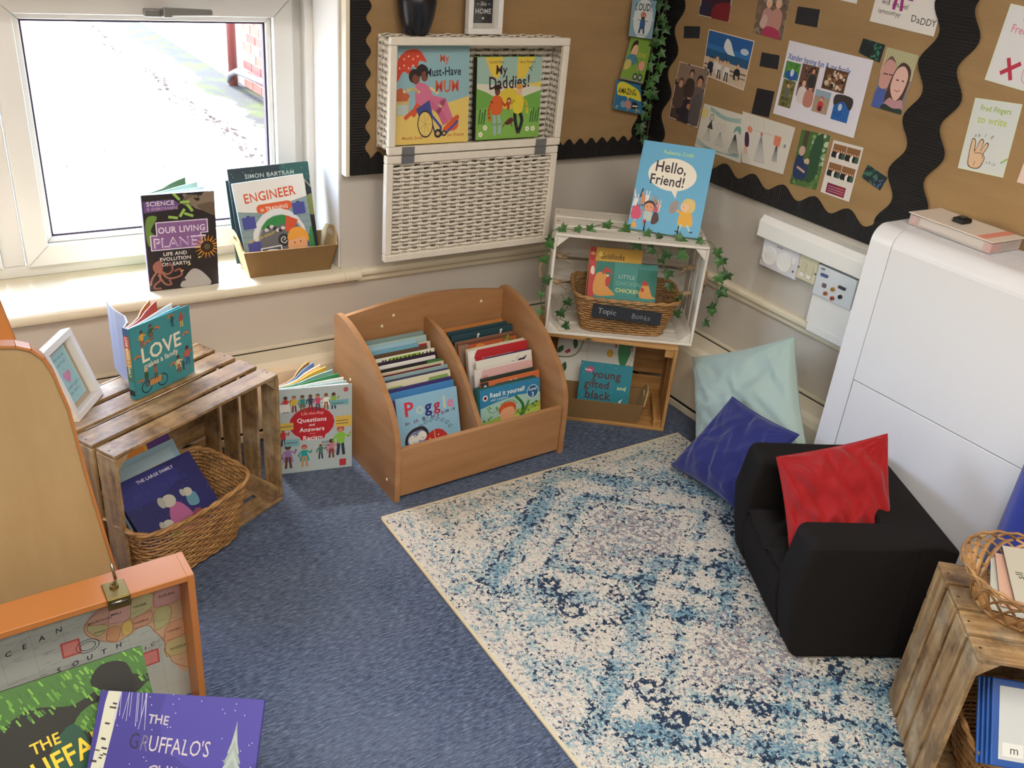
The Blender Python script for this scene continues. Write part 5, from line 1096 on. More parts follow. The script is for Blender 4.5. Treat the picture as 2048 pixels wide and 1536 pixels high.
# ---- hello book on easel
A = Art(23.4, 29.7, '64aed4'); A.T('Rebecca Cobb', 12, 26.2, 1.8, 'b8dc8a', bold=1, align='c', sx=.9, jit=.08); A.E(11.2, 19.6, 7.9, 5.4, 'f2e9d8', 0, 32); A.P([(11.6, 14.6), (13.8, 14.4), (13.6, 12)], 'f2e9d8')
A.T('Hello,', 5.2, 20.2, 5, '24182a', bold=1, sx=.82, jit=.04); A.T('Friend!', 4.2, 15.9, 4.7, '24182a', bold=1, sx=.82, jit=.04)
for i in range(26): x, y = rnd.uniform(.2, 8.6), rnd.uniform(3, 11); A.L([(x, y), (x + rnd.uniform(-.6, .6), y + rnd.uniform(1.4, 3))], rnd.uniform(.3, .7), ('c84a6a', 'e8e2da', '2a2430', 'd88a5a', '9a8a80', '5a3a34', 'e8c8b8')[i % 7])
for x_, y_, c_ in ((1.2, 9.6, 'e8e2da'), (3.2, 10.6, 'd88a5a'), (4.6, 11.2, 'e8e2da'), (7.4, 10.2, '9a8a80'), (8.8, 8.8, 'e8c8b8'), (2.2, 6.6, '5a3a34'), (8.2, 7.4, 'c84a6a')):
    A.E(x_, y_, .75, .65, c_, n=10); A.L([(x_ - .3, y_ + .4), (x_ - .5, y_ + 1.9)], .3, c_); A.L([(x_ + .3, y_ + .4), (x_ + .5, y_ + 1.9)], .3, c_); A.E(x_, y_ - 1.2, .6, .9, c_, n=10)
A.S([(.4, 4), (.6, 7.4), (2.6, 7.6), (3.6, 5), (2.6, 3.4)], 'd2486c'); A.E(5.8, 8.4, 1.9, 1.8, '33201c'); A.E(5.8, 7.9, 1.6, 1.45, 'e39a70'); A.E(5.2, 8, .16, .2, '2a1a18'); A.E(6.4, 8, .16, .2, '2a1a18'); A.R(4.4, 3.4, 2.8, 3, 'b8c8c0'); A.R(4.6, 2.4, 1, 1.4, 'd8503c'); A.S([(7.2, 3), (7.6, 6.4), (9, 6.2), (9.6, 4), (8.4, 2.6)], '4a241c')
A.S([(16, 3.6), (16.4, 8), (19.4, 8.2), (20.4, 3.8)], 'e8a92a'); A.E(17.8, 10, 2, 2.1, 'e0c070'); A.E(17.2, 9.6, 1.4, 1.4, 'f0c49a'); A.S([(16.4, 11), (17.4, 12.6), (20, 12), (20.4, 9), (19, 8), (19.2, 10.4)], 'e0c070'); A.E(16.8, 9.7, .14, .16, '2a1a18'); A.L([(16.6, 7.6), (14.4, 8.4)], .8, 'e8a92a'); A.S([(12.4, 7.4), (12.6, 10.4), (14.6, 11.4), (15, 8.8), (13.6, 7)], '9a8f88'); A.L([(17.2, 3.8), (16.4, 1.6)], .7, 'a8d4dc'); A.L([(19, 3.8), (20.2, 2)], .7, 'a8d4dc'); A.E(16, 1.4, .7, .3, '2a3a4a'); A.E(20.6, 1.8, .6, .3, '2a3a4a')
A.S([(1, 1), (1.6, 2.8), (2.8, 1.4), (2.4, .4)], 'e8a94a')
book('sky blue picture book with white speech bubble propped on the white crate', pose(1.945, 2.2155, .684, -.8213, .50), .234, .297, .010, '64aed4', A)
ea = thing('wire_easel', 'small black wire easel holding the sky blue book', 'easel', M=pose(1.945, 2.2155, .684, -.8213, 0))
for x in (.055, .165):
    MB().tube([(x, -.006, .035), (x, -.004, .004), (x, .02, -.001), (x, .10, -.001), (x, .13, .01), (x + .01, .15, .14)], .0022, 6).build('wire_leg', M_['black'], ea, smooth=True)
# ---- suitcase books
A = Art(26.5, 25, '3a3288'); A.E(20, 22, 10, 9, '443c96'); A.S([(1.2, 25), (3.2, 25), (2.4, 12), (1.6, 0), (-1, 0), (.6, 14)], 'c9c8b4')
for i in range(26): x_ = rnd.uniform(-.2, 2.4); y_ = rnd.uniform(0, 25); A.L([(x_ + .4, y_), (x_ + .4 + rnd.uniform(.3, .9), y_ - .1)], rnd.uniform(.15, .35), '2e2a2c')
for i in range(16): x = rnd.uniform(2.8, 7.6); A.L([(x, 25), (x + rnd.uniform(-.6, .6), rnd.uniform(19, 22))], .08, 'b8b8cc')
A.T('THE', 8.2, 20.4, 2.0, 'b8b0b4', bold=1, rot=-.06, sx=.9, jit=.06); A.T("GRUFFALO'S", 5.8, 16.2, 3.5, 'c4bcbc', sx=.66, rot=-.05, jit=.08, cols=['1f1d40', '6a6480', 'c4bcbc', 'c4bcbc', 'c4bcbc', 'c4bcbc', 'c4bcbc', 'c4bcbc', 'c4bcbc', 'c4bcbc']); A.T('CHILD', 9.2, 11.8, 3.3, 'b0a8ac', sx=.78, rot=-.05, jit=.08)
for i in range(60): A.E(rnd.uniform(3, 26), rnd.uniform(2, 25), .09, .09, 'dcdcec', n=5)
for k in range(12): w_ = .5 + k * .42; y = 19.6 - k * 1.5; A.S([(22.6 - w_, y - 1.8), (22.6 - w_ * .3, y + .6), (22.6, y + 1.8), (22.6 + w_ * .3, y + .6), (22.6 + w_, y - 1.8), (22.6, y - .9)], 'a5b0aa' if k % 2 else '93a09c')
for k in range(5): w_ = .3 + k * .4; y = 8 - k * 1.4; A.S([(5 - w_, y - 1.2), (5, y + 1.2), (5 + w_, y - 1.2)], '93a0a8')
book('purple-blue snowy night picture book leaning in the open suitcase', pose(.0067, 1.1026, .2076, -.5625, .78), .27, .25, .010, '3a3288', A)
A = Art(27, 26, '1e2017'); A.S([(0, 26), (27, 26), (27, 21), (22, 22.6), (15, 20), (8, 21.6), (0, 19)], '3f6a2a')
for i in range(160): x = rnd.uniform(0, 27); y = 23 + rnd.uniform(-2.6, 3); A.L([(x, y), (x + .4, y - rnd.uniform(.6, 1.3))], .3, ('5a8f34', '3a6426', '74a83e')[i % 3])
A.S([(14, 16), (17, 19), (24, 18.4), (27, 19.6), (27, 15), (20, 14)], '44702c'); A.S([(8, 0), (9, 12), (14, 17), (16, 10), (15, 0)], '1f4a38'); A.S([(18, 22), (20, 25), (24, 24), (24, 19)], '15140f')
for i in range(70): x = rnd.uniform(15, 27); y = rnd.uniform(15, 19); A.L([(x, y), (x + .4, y - .8)], .25, ('6f9f3e', '3a6426')[i % 2])
A.T('THE', 7.2, 14.2, 2.7, 'e0c23c', bold=1, sx=.9, rot=.12, jit=.05); A.T('GRUFFALO', 1.6, 8.4, 5, 'e8c636', bold=1, sx=.8, rot=.18, jit=.05)
book('dark green forest picture book with yellow title beside the purple-blue one', pose(-.085, 1.225 - .135 * math.sin(.62), .318 - .135 * math.cos(.62), .02, .62), .265, .25, .010, '1e2017', A)
# ================================================================ white frames
def pframe(label, M, w, h, dep, bw, art, mcol, back=True):
    t = thing('framed_print', label, 'frame', M=M)
    for a, b in (((0, 0), (w, bw)), ((0, h - bw), (w, h)), ((0, bw), (bw, h - bw)), ((w - bw, bw), (w, h - bw))):
        boxo('frame_bar', (a[0], 0, a[1]), (b[0], dep, b[1]), M_['gloss'] if 0 else M_['white'], t, bevel=.0012)
    boxo('mount', (bw, dep - .005, bw), (w - bw, dep - .002, h - bw), hexmat(mcol, .8), t)
    art.build('print', t, .0002, T3(bw, dep - .005, bw), m=PAPERP)
    MB().box((bw, dep - .009, bw), (w - bw, dep - .008, h - bw)).build('glass', glassm, t)
    MB().prism([(dep, .01), (dep + .05, .0), (dep + .052, .0), (dep + .002, h * .6)], w * .4, w * .6, 'x').build('strut', M_['card'], t) if back else None
    return t
A = Art(11.4, 15.6, 'bfa98c'); A.R(1.3, 1.3, 8.8, 13, 'a6d2d2'); A.L([(9.6, .8), (10.3, 1.6), (10.3, 14), (9.8, 14.8)], .12, '6a4a34'); A.L([(10.6, .4), (10.6, 15)], .1, '7a5a40')
for i, (s, y) in enumerate((('How do you', 12.4), ('spell love?', 10.9), ('Piglet', 9.4), ("You don't spell it,", 4.7), ('you feel it', 3.3), ('Pooh', 2.0))): A.T(s if i not in (2, 5) else '~', 5.7, y, 1.25, '4f7f88', align='c', sx=.85, shear=.2, jit=.05)
A.S([(5.7, 6.2), (7.4, 7.8), (7, 8.9), (6, 8.8), (5.7, 8.2), (5.4, 8.8), (4.4, 8.9), (4, 7.8)], 'd88fb0')
pframe('white box frame with a pink heart print on the left rustic crate', pose(.2211, 2.1076, .4145, 1.0031, .3194), .1439, .1888, .026, .0165, A, 'bfa98c')
A = Art(9, 14.4, 'c4c0b6'); A.R(1, 1.4, 6.8, 12.4, '2b2c32')
A.T('PLACE', 4.4, 8.4, 1.9, 'b9b9b9', align='c', sx=.95); A.T('~ like ~', 4.4, 6.4, 1.7, 'b9b9b9', align='c', bold=1, sx=.85); A.T('HOME', 4.4, 4.1, 2.1, 'cfcfcf', align='c', bold=1, sx=.95); A.E(4.2, 2.9, .25, .25, 'cfcfcf', n=8); A.E(4.6, 2.9, .25, .25, 'cfcfcf', n=8); A.P([(3.96, 2.8), (4.84, 2.8), (4.4, 2.3)], 'cfcfcf'); A.T('NO', 4.4, 11, 1.7, 'b9b9b9', align='c')
pframe('white box frame with a chalk-lettered home sign on the woven wall box', pose(1.495, 2.555, 1.2345, .02, .03), .124, .176, .022, .017, A, 'c4c0b6')
# ================================================================ plant pot
pl = thing('potted_plant', 'small green plant in a glossy black pot on the woven wall box', 'plant', (1.321, 2.562, 1.2345))
MB().lathe([(0, 0), (.034, 0), (.038, .004), (.047, .03), (.054, .06), (.0575, .085), (.0575, .115), (.052, .117), (.052, .10), (0, .10)], 40).build('pot', mat('black_ceramic', '1b1d22', .28), pl, smooth=True)
lm = mat('glossy_leaf', '4d7a2c', .4, noise=.3, nscale=30)
def leafshape(n=1, l=.05, w=.02):
    return [(0, 0), (w * .5, l * .25), (w * .55, l * .5), (w * .3, l * .8), (0, l), (-w * .3, l * .8), (-w * .55, l * .5), (-w * .5, l * .25)]
lp = None
for i in range(34):
    a = i * 2.4; el = rnd.uniform(-.1, 1.1); l = rnd.uniform(.05, .09)
    if lp is None:
        b = MB(); P = leafshape(); b.add([(x, y, -.25 * abs(x) + .1 * y * y * 10) for x, y in P] + [(0, .025, .004)], [(i2, (i2 + 1) % 8, 8) for i2 in range(8)]); lp = b.build('leaf', lm, pl, smooth=True, solid=.0006); o = lp
    else: o = inst(lp, pl)
    o.matrix_local = Matrix.Translation((.015 * math.cos(a), .015 * math.sin(a), .11 + rnd.uniform(0, .03))) @ Matrix.Rotation(a - PI / 2, 4, 'Z') @ Matrix.Rotation(el, 4, 'X') @ Matrix.Scale(l / .05, 4)
# ================================================================ ivy
IV = [(0, -.06), (.16, -.30), (.28, -.22), (.62, -.34), (.46, .02), (.78, .30), (.34, .38), (0, 1.0), (-.34, .38), (-.78, .30), (-.46, .02), (-.62, -.34), (-.28, -.22), (-.16, -.30)]
def ivyleaf():
    b = MB(); n = len(IV); vs = [(x, y, -.18 * abs(x) - .12 * y * y) for x, y in IV] + [(0, .1, .05)]
    b.add(vs, [(i, (i + 1) % n, n) for i in range(n)]); me = b.build('leaf', M_['leaf']); me.hide_render = False; return me
ivp = ivyleaf(); ivm = ivp.data; bpy.data.objects.remove(ivp)
iv2 = ivm.copy(); iv2.materials.clear(); iv2.materials.append(M_['leaf2'])
def vine(label, strands, size=.021, step=.04, r=.0014, face=None, seed=1, dens=1):
    R_ = random.Random(seed); t = thing('ivy_garland', label, 'ivy', (0, 0, 0))
    for pts in strands:
        sm = smooth2(pts, 10, False)
        sm = [(p[0] + .002 * math.sin(i * 1.1), p[1] + .002 * math.cos(i * .9), p[2]) for i, p in enumerate(sm)]
        MB().tube(sm, r, 5).build('stem', M_['stem'], t, smooth=True)
        acc = step * .5; nx = 0
        for a, b in zip(sm[:-1], sm[1:]):
            d = (Vector(b) - Vector(a)).length; acc += d
            if acc > step / dens:
                acc = 0; nx += 1
                o = bpy.data.objects.new('leaf', ivm if R_.random() < .6 else iv2); COL.objects.link(o); o.parent = t
                s = size * R_.uniform(.7, 1.25); f = Vector(face[0] if isinstance(face, list) else face).normalized()
                dn = Vector((R_.uniform(-.9, .9), R_.uniform(-.9, .9), -.7)).normalized()
                z = (f + Vector((R_.uniform(-.5, .5), R_.uniform(-.5, .5), R_.uniform(-.3, .6))) * .8).normalized()
                y = (dn - z * dn.dot(z)).normalized(); x = y.cross(z)
                off = Vector((R_.uniform(-.01, .01), R_.uniform(-.01, .01), R_.uniform(-.008, .008))) + f * .006
                p = Vector(b) + off
                o.matrix_world = Matrix(((x.x * s, y.x * s, z.x * s, p.x), (x.y * s, y.y * s, z.y * s, p.y), (x.z * s, y.z * s, z.z * s, p.z), (0, 0, 0, 1)))
                sk = MB().tube([b, tuple(p)], .0008, 4).build('stalk', M_['stem'], o); sk.matrix_parent_inverse = o.matrix_world.inverted()
    return t
cf = (-.6, -.8, .15)
def cwp(x, y, z): v = cw.matrix_world @ Vector((x, y, z)); return tuple(v)
vine('ivy trailing over the top and down both sides of the white crate', [
    [cwp(-.02, .06, .30), cwp(.0, .02, .358), cwp(.08, .03, .362), cwp(.16, .10, .362), cwp(.24, .07, .362), cwp(.33, .05, .364), cwp(.42, .05, .362), cwp(.5, .02, .362), cwp(.525, .0, .33)],
    [cwp(-.012, .0, .35), cwp(-.022, -.008, .30), cwp(-.014, -.012, .22), cwp(-.024, .0, .14), cwp(-.014, -.006, .07)],
    [cwp(.515, -.004, .35), cwp(.535, -.01, .28), cwp(.545, -.01, .2), cwp(.54, -.012, .14), cwp(.52, -.01, .08)],
    [cwp(.535, .05, .33), cwp(.57, .06, .26), cwp(.57, .05, .18), cwp(.555, .05, .1)]], .029, .058, face=cf, seed=3)
vine('ivy sprigs hanging inside the white crate behind its basket', [
    [cwp(.24, .02, .335), cwp(.30, .018, .325), cwp(.34, .018, .30), cwp(.375, .018, .25), cwp(.40, .02, .2), cwp(.44, .03, .15), cwp(.45, .04, .08)],
    [cwp(.34, .018, .33), cwp(.40, .02, .31), cwp(.44, .02, .32)],
    [cwp(.045, .06, .12), cwp(.07, .04, .09), cwp(.05, .03, .05), cwp(.075, .03, .03)]], .031, .050, face=cf, seed=11)
vine('ivy hanging down the black corner border between the two noticeboards', [
    [(2.285, 2.585, 1.60), (2.292, 2.582, 1.45), (2.285, 2.580, 1.30), (2.295, 2.578, 1.18), (2.288, 2.58, 1.05), (2.28, 2.58, .95), (2.262, 2.578, .86)],
    [(2.268, 2.59, 1.6), (2.258, 2.59, 1.42), (2.27, 2.585, 1.28), (2.265, 2.586, 1.14), (2.275, 2.586, 1.0), (2.265, 2.586, .9)]], .027, .034, face=(-.7, -.7, .1), seed=21, dens=1.0)
# fallen leaf on the pine crate
o = bpy.data.objects.new('ivy_leaf', ivm); COL.objects.link(o); o.scale = (.02, .02, .02); o.location = cwp(.15, -.012, .001); o.rotation_euler = (.15, .1, 2); tag(o, 'single ivy leaf lying on the front edge of the pine crate', 'leaf')

# ================================================================ papers on the right noticeboard
def poster(nm, label, quad, art, X=2.3245, group=None, cat='poster', mt=None):
    """quad BL BR TR TL in (y, z) on the right noticeboard"""
    th = .0006; b = MB(); q = [Vector((X, y, z)) for y, z in quad]
    c = sum(q, Vector()) / 4; t = thing(nm, label, cat, tuple(c), group=group)
    vs = [v - c for v in q] + [v - c + Vector((th, 0, 0)) for v in q]
    b.add(vs, [(0, 1, 2, 3), (7, 6, 5, 4), (0, 4, 5, 1), (1, 5, 6, 2), (2, 6, 7, 3), (3, 7, 4, 0)]); b.build('sheet', hexmat('e6e2dc', .8), t)
    def mp(u, v, d):
        p = q[0] * (1 - u) * (1 - v) + q[1] * u * (1 - v) + q[2] * u * v + q[3] * (1 - u) * v
        return tuple(p - c - Vector((d, 0, 0)))
    art.build('print', t, .0002, mp=mp, m=mt or PAPERP); return t
def person(A, x, y, s, top, hair, skin='d8a888'):
    A.S([(x - s * .55, y - s * 1.8), (x - s * .6, y - s * .5), (x, y - s * .1), (x + s * .6, y - s * .5), (x + s * .55, y - s * 1.8)], top); A.E(x, y + s * .32, s * .36, s * .44, hair, n=10); A.E(x, y + s * .2, s * .27, s * .34, skin, n=10)
def fuzz(A, n, cols, x0, y0, x1, y1, s, seed=1):
    R_ = random.Random(seed)
    for i in range(n): A.E(R_.uniform(x0, x1), R_.uniform(y0, y1), s * R_.uniform(.4, 1.2), s * R_.uniform(.3, 1), R_.choice(cols), R_.uniform(0, 3), 7)
A = Art(15, 20, 'd9c4b4'); A.R(.3, .3, 14.4, 19.4, '4a3a34'); fuzz(A, 60, ['3a2c2a', '6a5248', '8a7264', '2a2224'], .3, .3, 14.7, 19.7, 1.2, 2); A.R(.4, 13, 14.2, 6.6, '8a7464'); person(A, 8, 9, 4.6, '2c2430', 'c8b490'); person(A, 12, 14, 4.6, '6a5a5c', '2a1f20', 'c08a70'); person(A, 3, 12, 4, '54403c', '6a3a2c', 'c49078'); person(A, 7.4, 16, 3.6, '40302c', '3a2220', 'b88a72'); A.E(9, 6, 1.2, 1, 'c07a50'); A.S([(10, 1), (9.6, 8), (12, 11), (14.4, 9), (14.6, 1)], '5a5254')
poster('photo', 'family selfie photo nearest the ivy corner, overlapping the beach photo', [[2.5111, .9648], [2.3586, .961], [2.3503, 1.1582], [2.5007, 1.1587]], A, X=2.3230, cat='photo')
A = Art(20, 15.6, 'e2cfc0'); A.R(.3, .3, 19.4, 15, '2f6fae'); A.R(.3, 11, 19.4, 4.3, '235c9c'); A.S([(8, 11), (8.6, 14), (10.4, 13.4), (12, 11), (13.6, 8.6), (11, 9)], 'd8dce0'); A.E(17, 11.5, 1.8, 1, 'b8c8d8'); A.R(.3, 6.5, 19.4, 2.8, '23557f'); A.R(.3, .3, 19.4, 6.3, 'c9b49c'); A.L([(.4, 4), (19.6, 4.6)], .4, '4a3a34'); A.L([(.4, 2.6), (19.6, 3.2)], .3, '5a4438')
for i, (x, c) in enumerate(((3.4, '23283a'), (6, 'd8d0c8'), (7.6, 'e0d8d0'), (9.6, 'c0b8b0'), (11, 'e4dcd6'), (15.6, '23242c'))): person(A, x, 5.6 + (i % 2) * .5, 2.1, c, ('2a1f1c', 'c8a878', '6a4430')[i % 3]); A.L([(x - .3, 3.4), (x + (.8 if i == 5 else -.4), .8)], .6, ('23283a', 'c8b090')[i % 2]); A.L([(x + .5, 3.4), (x + .8, .8)], .6, ('23283a', 'c8b090')[i % 2])
poster('photo', 'beach photo of a group sitting under a deep blue sky', [[2.3814, 1.1374], [2.1803, 1.1217], [2.174, 1.2765], [2.3863, 1.2818]], A, X=2.3240, cat='photo')
def card(): return Art(8, 4.6, '25262a')
poster('blank_card', 'small black card above the beach photo, nearest the ivy corner', [[2.5005, 1.2358], [2.423, 1.2475], [2.4284, 1.2839], [2.5081, 1.2741]], card(), cat='card')
poster('blank_card', 'small black card near the top edge, right of the photo of two children', [[2.0278, 1.3492], [1.9403, 1.3495], [1.9442, 1.3986], [2.0295, 1.3967]], card(), cat='card')
poster('blank_card', 'small black card between the beach photo and the white collage sheet', [[2.1336, 1.2067], [2.055, 1.2102], [2.0591, 1.2511], [2.1347, 1.2489]], card(), cat='card')
poster('blank_card', 'tall black card just above the pencil drawings', [[2.1275, 1.0605], [2.0509, 1.0636], [2.0491, 1.1446], [2.1242, 1.1412]], Art(8, 8, '1c1a20'), cat='card')
A = Art(14, 9, 'cfc4c0'); A.R(.3, .3, 13.4, 8.4, '3a1a2a'); A.S([(6, 0), (7, 5), (13.7, 6), (13.7, 0)], '7a1a24'); A.S([(.3, 4), (4, 6), (5, 2), (.3, .4)], '2a2440')
poster('photo', 'dark red and purple photo at the top left of the board', [[2.4445, 1.3172], [2.3022, 1.3159], [2.3073, 1.3941], [2.4482, 1.3909]], A, cat='photo')
A = Art(12, 11.5, '6f5c4c'); fuzz(A, 50, ['5f4e42', '7f6a58', '8f7c68'], 0, 0, 12, 12, 1, 4); person(A, 4.6, 8.4, 3.2, 'b58a80', 'd8c0b0'); person(A, 8.2, 8.8, 3.4, 'b8887c', 'c8a898'); A.S([(2, 3), (3.4, 6), (5, 5), (4, 2)], 'c8a49a'); A.S([(4, 0), (4.4, 2.4), (7, 3), (10, 2.2), (10.6, 0)], 'a83458')
poster('photo', 'photo of two small children in pink coats at the top of the board', [[2.1877, 1.2987], [2.065, 1.295], [2.0647, 1.4103], [2.193, 1.4134]], A, cat='photo')
A = Art(31.6, 21.7, 'dedbe4'); A.T('Xander having fun & my family', 1.0, 16.6, 2.35, '2f5ea6', sx=.78, bold=1)
def mini(x, y, w, h, bg, cols, seed, s=.7, n=24):
    A.R(x, y, w, h, bg); R_ = random.Random(seed)
    for i in range(n): A.E(x + s + R_.random() * (w - 2 * s), y + s + R_.random() * (h - 2 * s), s * R_.uniform(.5, 1), s * R_.uniform(.4, .9), R_.choice(cols), R_.uniform(0, 3), 7)
mini(.8, 11, 5.8, 5, '4f8a3a', ['3f7a30', '5a9a44'], 1); A.E(3.8, 12.2, 2.7, 1.4, '2a5aa0'); A.E(3.9, 13, .7, 1.1, 'c8d8e0'); mini(1.2, 2.8, 5, 8, '6f6a3a', ['4a4a2a', '8a8450', '9a8a5a', '5a5438'], 2); person(A, 3.6, 8.8, 1.7, '6a6a5a', '5a4a34')
mini(7.2, 7, 6.6, 9.4, '6a4a3c', ['3a2c28', '8a6a5a', '2c2624'], 3); person(A, 9.4, 10.4, 2.7, 'd8ccc8', '5a3a2c', 'dca88c'); person(A, 12.2, 10, 2.8, 'b87a6a', 'd8c090', 'e0ac90'); person(A, 12, 14.4, 2.2, '33302e', '2a2220', 'c89070')
mini(16, 11, 8.4, 6, '5a3c28', ['8a6a48', 'c8b498', '3a281e', 'd8ccb8', '9a5a3a'], 4, .9, 40); mini(14.4, 4, 5.8, 6.4, 'a5927c', ['a08c76', 'ab9882'], 5); A.R(14.4, 8.6, 5.8, 1.8, '8fa4b4'); person(A, 17.2, 7.6, 1.6, 'c0343c', '8a3a30'); A.R(16.8, 4.6, .9, 1.4, '2a2428')
mini(22, 3.4, 6, 7, '2560a8', ['2a66b0', '1f569a'], 6); A.S([(22, 7.4), (25, 9), (28, 7), (28, 10.4), (22, 10.4)], '3a3230'); A.E(24.4, 7.2, .7, 1, 'b8c4cc')
poster('collage_sheet', 'large white sheet with blue heading and six small photos', [[2.0374, 1.0798], [1.7193, 1.0769], [1.7185, 1.294], [2.0335, 1.2997]], A, X=2.3236)
A = Art(8, 5, '1f2a2c'); fuzz(A, 30, ['1a2022', '26403a', '1c2426'], 0, 0, 8, 5, .8, 7); fuzz(A, 18, ['2f7a58', '3a8a66'], 4.4, .4, 7, 4.6, .5, 8)
poster('photo', 'small dark green photo above the couple photo, right of the collage sheet', [[1.7759, 1.3057], [1.6972, 1.2908], [1.6939, 1.3391], [1.7716, 1.3451]], A, cat='photo')
A = Art(10.5, 15.8, 'b9b48c')
for i in range(14): A.L([(i * .8, 11), (i * .8 + .3, 15.8)], .2, '9c9870')
A.R(0, 0, 10.5, 9, '8a7a74'); A.S([(0, 0), (.4, 5), (2, 6), (4, 4), (4, 0)], '4a5ea0'); A.S([(.6, 6), (.4, 11.4), (2.4, 13.6), (4.6, 12), (4.6, 8), (3, 5.4)], 'c8958a'); A.S([(.4, 11), (2.4, 14), (4.8, 12), (4, 12.6), (2, 13)], '6a544a'); A.S([(4, 1), (4, 8), (5.6, 12.4), (7.6, 13), (9.8, 11), (9.6, 5), (8.4, 1)], '4a342c'); A.S([(4.6, 6), (5, 10.6), (7.2, 12.2), (9.2, 10), (8.8, 5.4), (7, 3)], 'dcb2a4'); A.S([(3.6, 0), (5, 3.4), (7.2, 3), (9.4, 3.6), (9.8, 0)], 'b88a90'); A.E(6.2, 8.4, .5, .22, '5a4a48'); A.E(8, 8.5, .4, .2, '5a4a48'); A.L([(6, 5.8), (7, 5.5), (7.8, 6)], .2, 'a0524e'); A.S([(3.4, 0), (4, 1.6), (7, 1), (9.8, 1.4), (10, 0)], '2c3a34'); A.R(1.2, 9, 1.5, .3, '3a3434'); A.R(3, 9.1, 1.2, .3, '3a3434')
poster('photo', 'portrait photo of a couple cheek to cheek beside the black dividing border', [[1.6885, 1.1752], [1.586, 1.1724], [1.5825, 1.3294], [1.6874, 1.3345]], A, X=2.3238, cat='photo')
def dress(A, x, y, w, h, c, n=7):
    for i in range(n): f = i / (n - 1) - .5; A.L([(x + f * .5, y + h), (x + f * w, y + random.uniform(0, .5))], .15, c)
    A.L([(x - w / 2, y), (x + w / 2, y)], .15, c)
A = Art(22, 15, 'd5d0c4'); A.E(1.4, 12, 1.8, 1.8, 'd9cc88'); 
for k in range(5): A.L([(4, 14.6 - k * .3), (12, 12.8 - k * .25), (20, 13.4 - k * .3)], .25, '9abab8', 5)
for k in range(5): A.L([(.4, 3 - k * .45), (6, 1.4 - k * .2), (14, 1.1), (21, 1.4 + k * .3)], .2, '86a8a4', 4)
dress(A, 5, 3.4, 3.6, 4, '9aa09c'); A.P([(4, 7.6), (5.6, 10.4), (7, 7.4)], '3a3c40'); A.E(5.6, 11.2, 1, 1.2, '44464a'); A.E(5.6, 11.2, .8, .95, 'cfcabe'); dress(A, 11, 3, 4, 4.4, '9a9c9c'); A.E(10, 9, 1, 1.1, 'a8aaa6'); A.E(10, 9, .85, .95, 'd5d0c4'); A.E(12.4, 9, .9, 1.3, 'b0aa80'); A.E(12.4, 9, .75, 1.1, 'd5d0c4'); dress(A, 18.2, 2.2, 4.6, 6, '44464c', 11); A.S([(17.2, 8.4), (18, 10.6), (20.4, 11), (20.6, 8.6), (18.8, 9.6)], '74a49a')
poster('child_drawing', 'child drawing of three figures with a yellow sun and blue sky', [[2.3564, .8982], [2.1318, .8965], [2.1501, 1.0488], [2.3469, 1.047]], A, X=2.3240, cat='drawing')
A = Art(21, 15, 'd6d0c6'); dress(A, 1.8, 3, 1.6, 4.4, 'd88a50', 5); A.S([(1.4, 5.4), (1.4, 9), (3, 9), (3.2, 5.4)], '4a2c4c'); A.E(3.4, 10.4, 1.1, 1, 'd8886a'); dress(A, 8.6, 1.6, 5, 7.6, '8a8a90', 9); A.E(8.6, 10, .5, .7, 'c07a80'); dress(A, 15.6, 3.2, 2.2, 5, '4e5058', 7); A.P([(14, 8), (14, 11), (16.8, 11), (16.8, 8)], 'dc8a6a'); A.E(18.8, 8.6, .5, .6, '8a8c90'); A.L([(5.4, 10.6), (13, 10.6)], .12, 'c89a90')
for x in (3, 4.6, 6.4, 8.8): A.L([(x, 14.4), (x + .6, 11.6)], .1, 'b8b2aa')
for i in range(10): A.L([(14.4 + i * .25, 10.6), (14.8 + i * .22, 7.4 + i % 3)], .12, 'd8785a')
poster('child_drawing', 'child drawing of an orange-headed figure in a dark dress, right of its neighbour', [[2.1263, .9015], [1.9447, .9091], [1.9378, 1.0579], [2.1656, 1.0591]], A, X=2.3236, cat='drawing')
A = Art(11, 16.5, '4a6a34'); fuzz(A, 70, ['3a5a2c', '5a7a40', '2f4a2a', '6f8f50'], 0, 0, 11, 5.5, .8, 9); fuzz(A, 40, ['8aa474', 'b8c8b0', '6f8f60'], 4, 6, 11, 16, .9, 10); A.S([(5.5, 2), (5, 9), (6, 15), (8.6, 16), (9.4, 9), (9, 3)], '2c5034'); A.R(1.6, 8, 1.6, 8.5, '4f4334'); A.S([(.6, 2.4), (.4, 8), (2, 9.6), (4, 7), (5.6, 4.4), (4.8, 2.2)], '25345c'); A.E(2, 10.4, 1.2, 1.5, 'c8a498'); A.E(4.8, 7.6, .9, 1, 'cfa690'); A.S([(3.8, 4), (4.2, 6.8), (5.6, 6.4), (5.8, 3.8)], '2c3c5a'); A.L([(1.6, 5.4), (4.6, 4.4)], .7, 'c8a090')
poster('photo', 'photo of an adult and child sitting under a tree', [[1.9112, .8896], [1.8055, .8978], [1.8006, 1.0653], [1.9122, 1.0586]], A, cat='photo')
A = Art(11, 16, 'd8d2cc')
for cx in (.6, 5.6):
    for cy in (4.2, 9.8):
        A.R(cx, cy, 4.8, 5.3, '8a6038'); A.R(cx, cy, 4.8, 1.4, 'd8d0c8')
        for k in range(5): person(A, cx + .6 + k * .9, cy + 3.2, 1.0, ('1f1c20', 'e4e0dc', '1f1c20', '3a5a48', '1f1c20')[(k + int(cy)) % 5], '5a3a28')
A.R(1.8, .5, 7, 3, '7a1f40'); A.R(5.4, .5, 3.4, 3, '8f2438')
for y in (1.2, 1.9, 2.6): A.L([(2.4, y), (8.2, y + .1)], .15, 'c8a0b0')
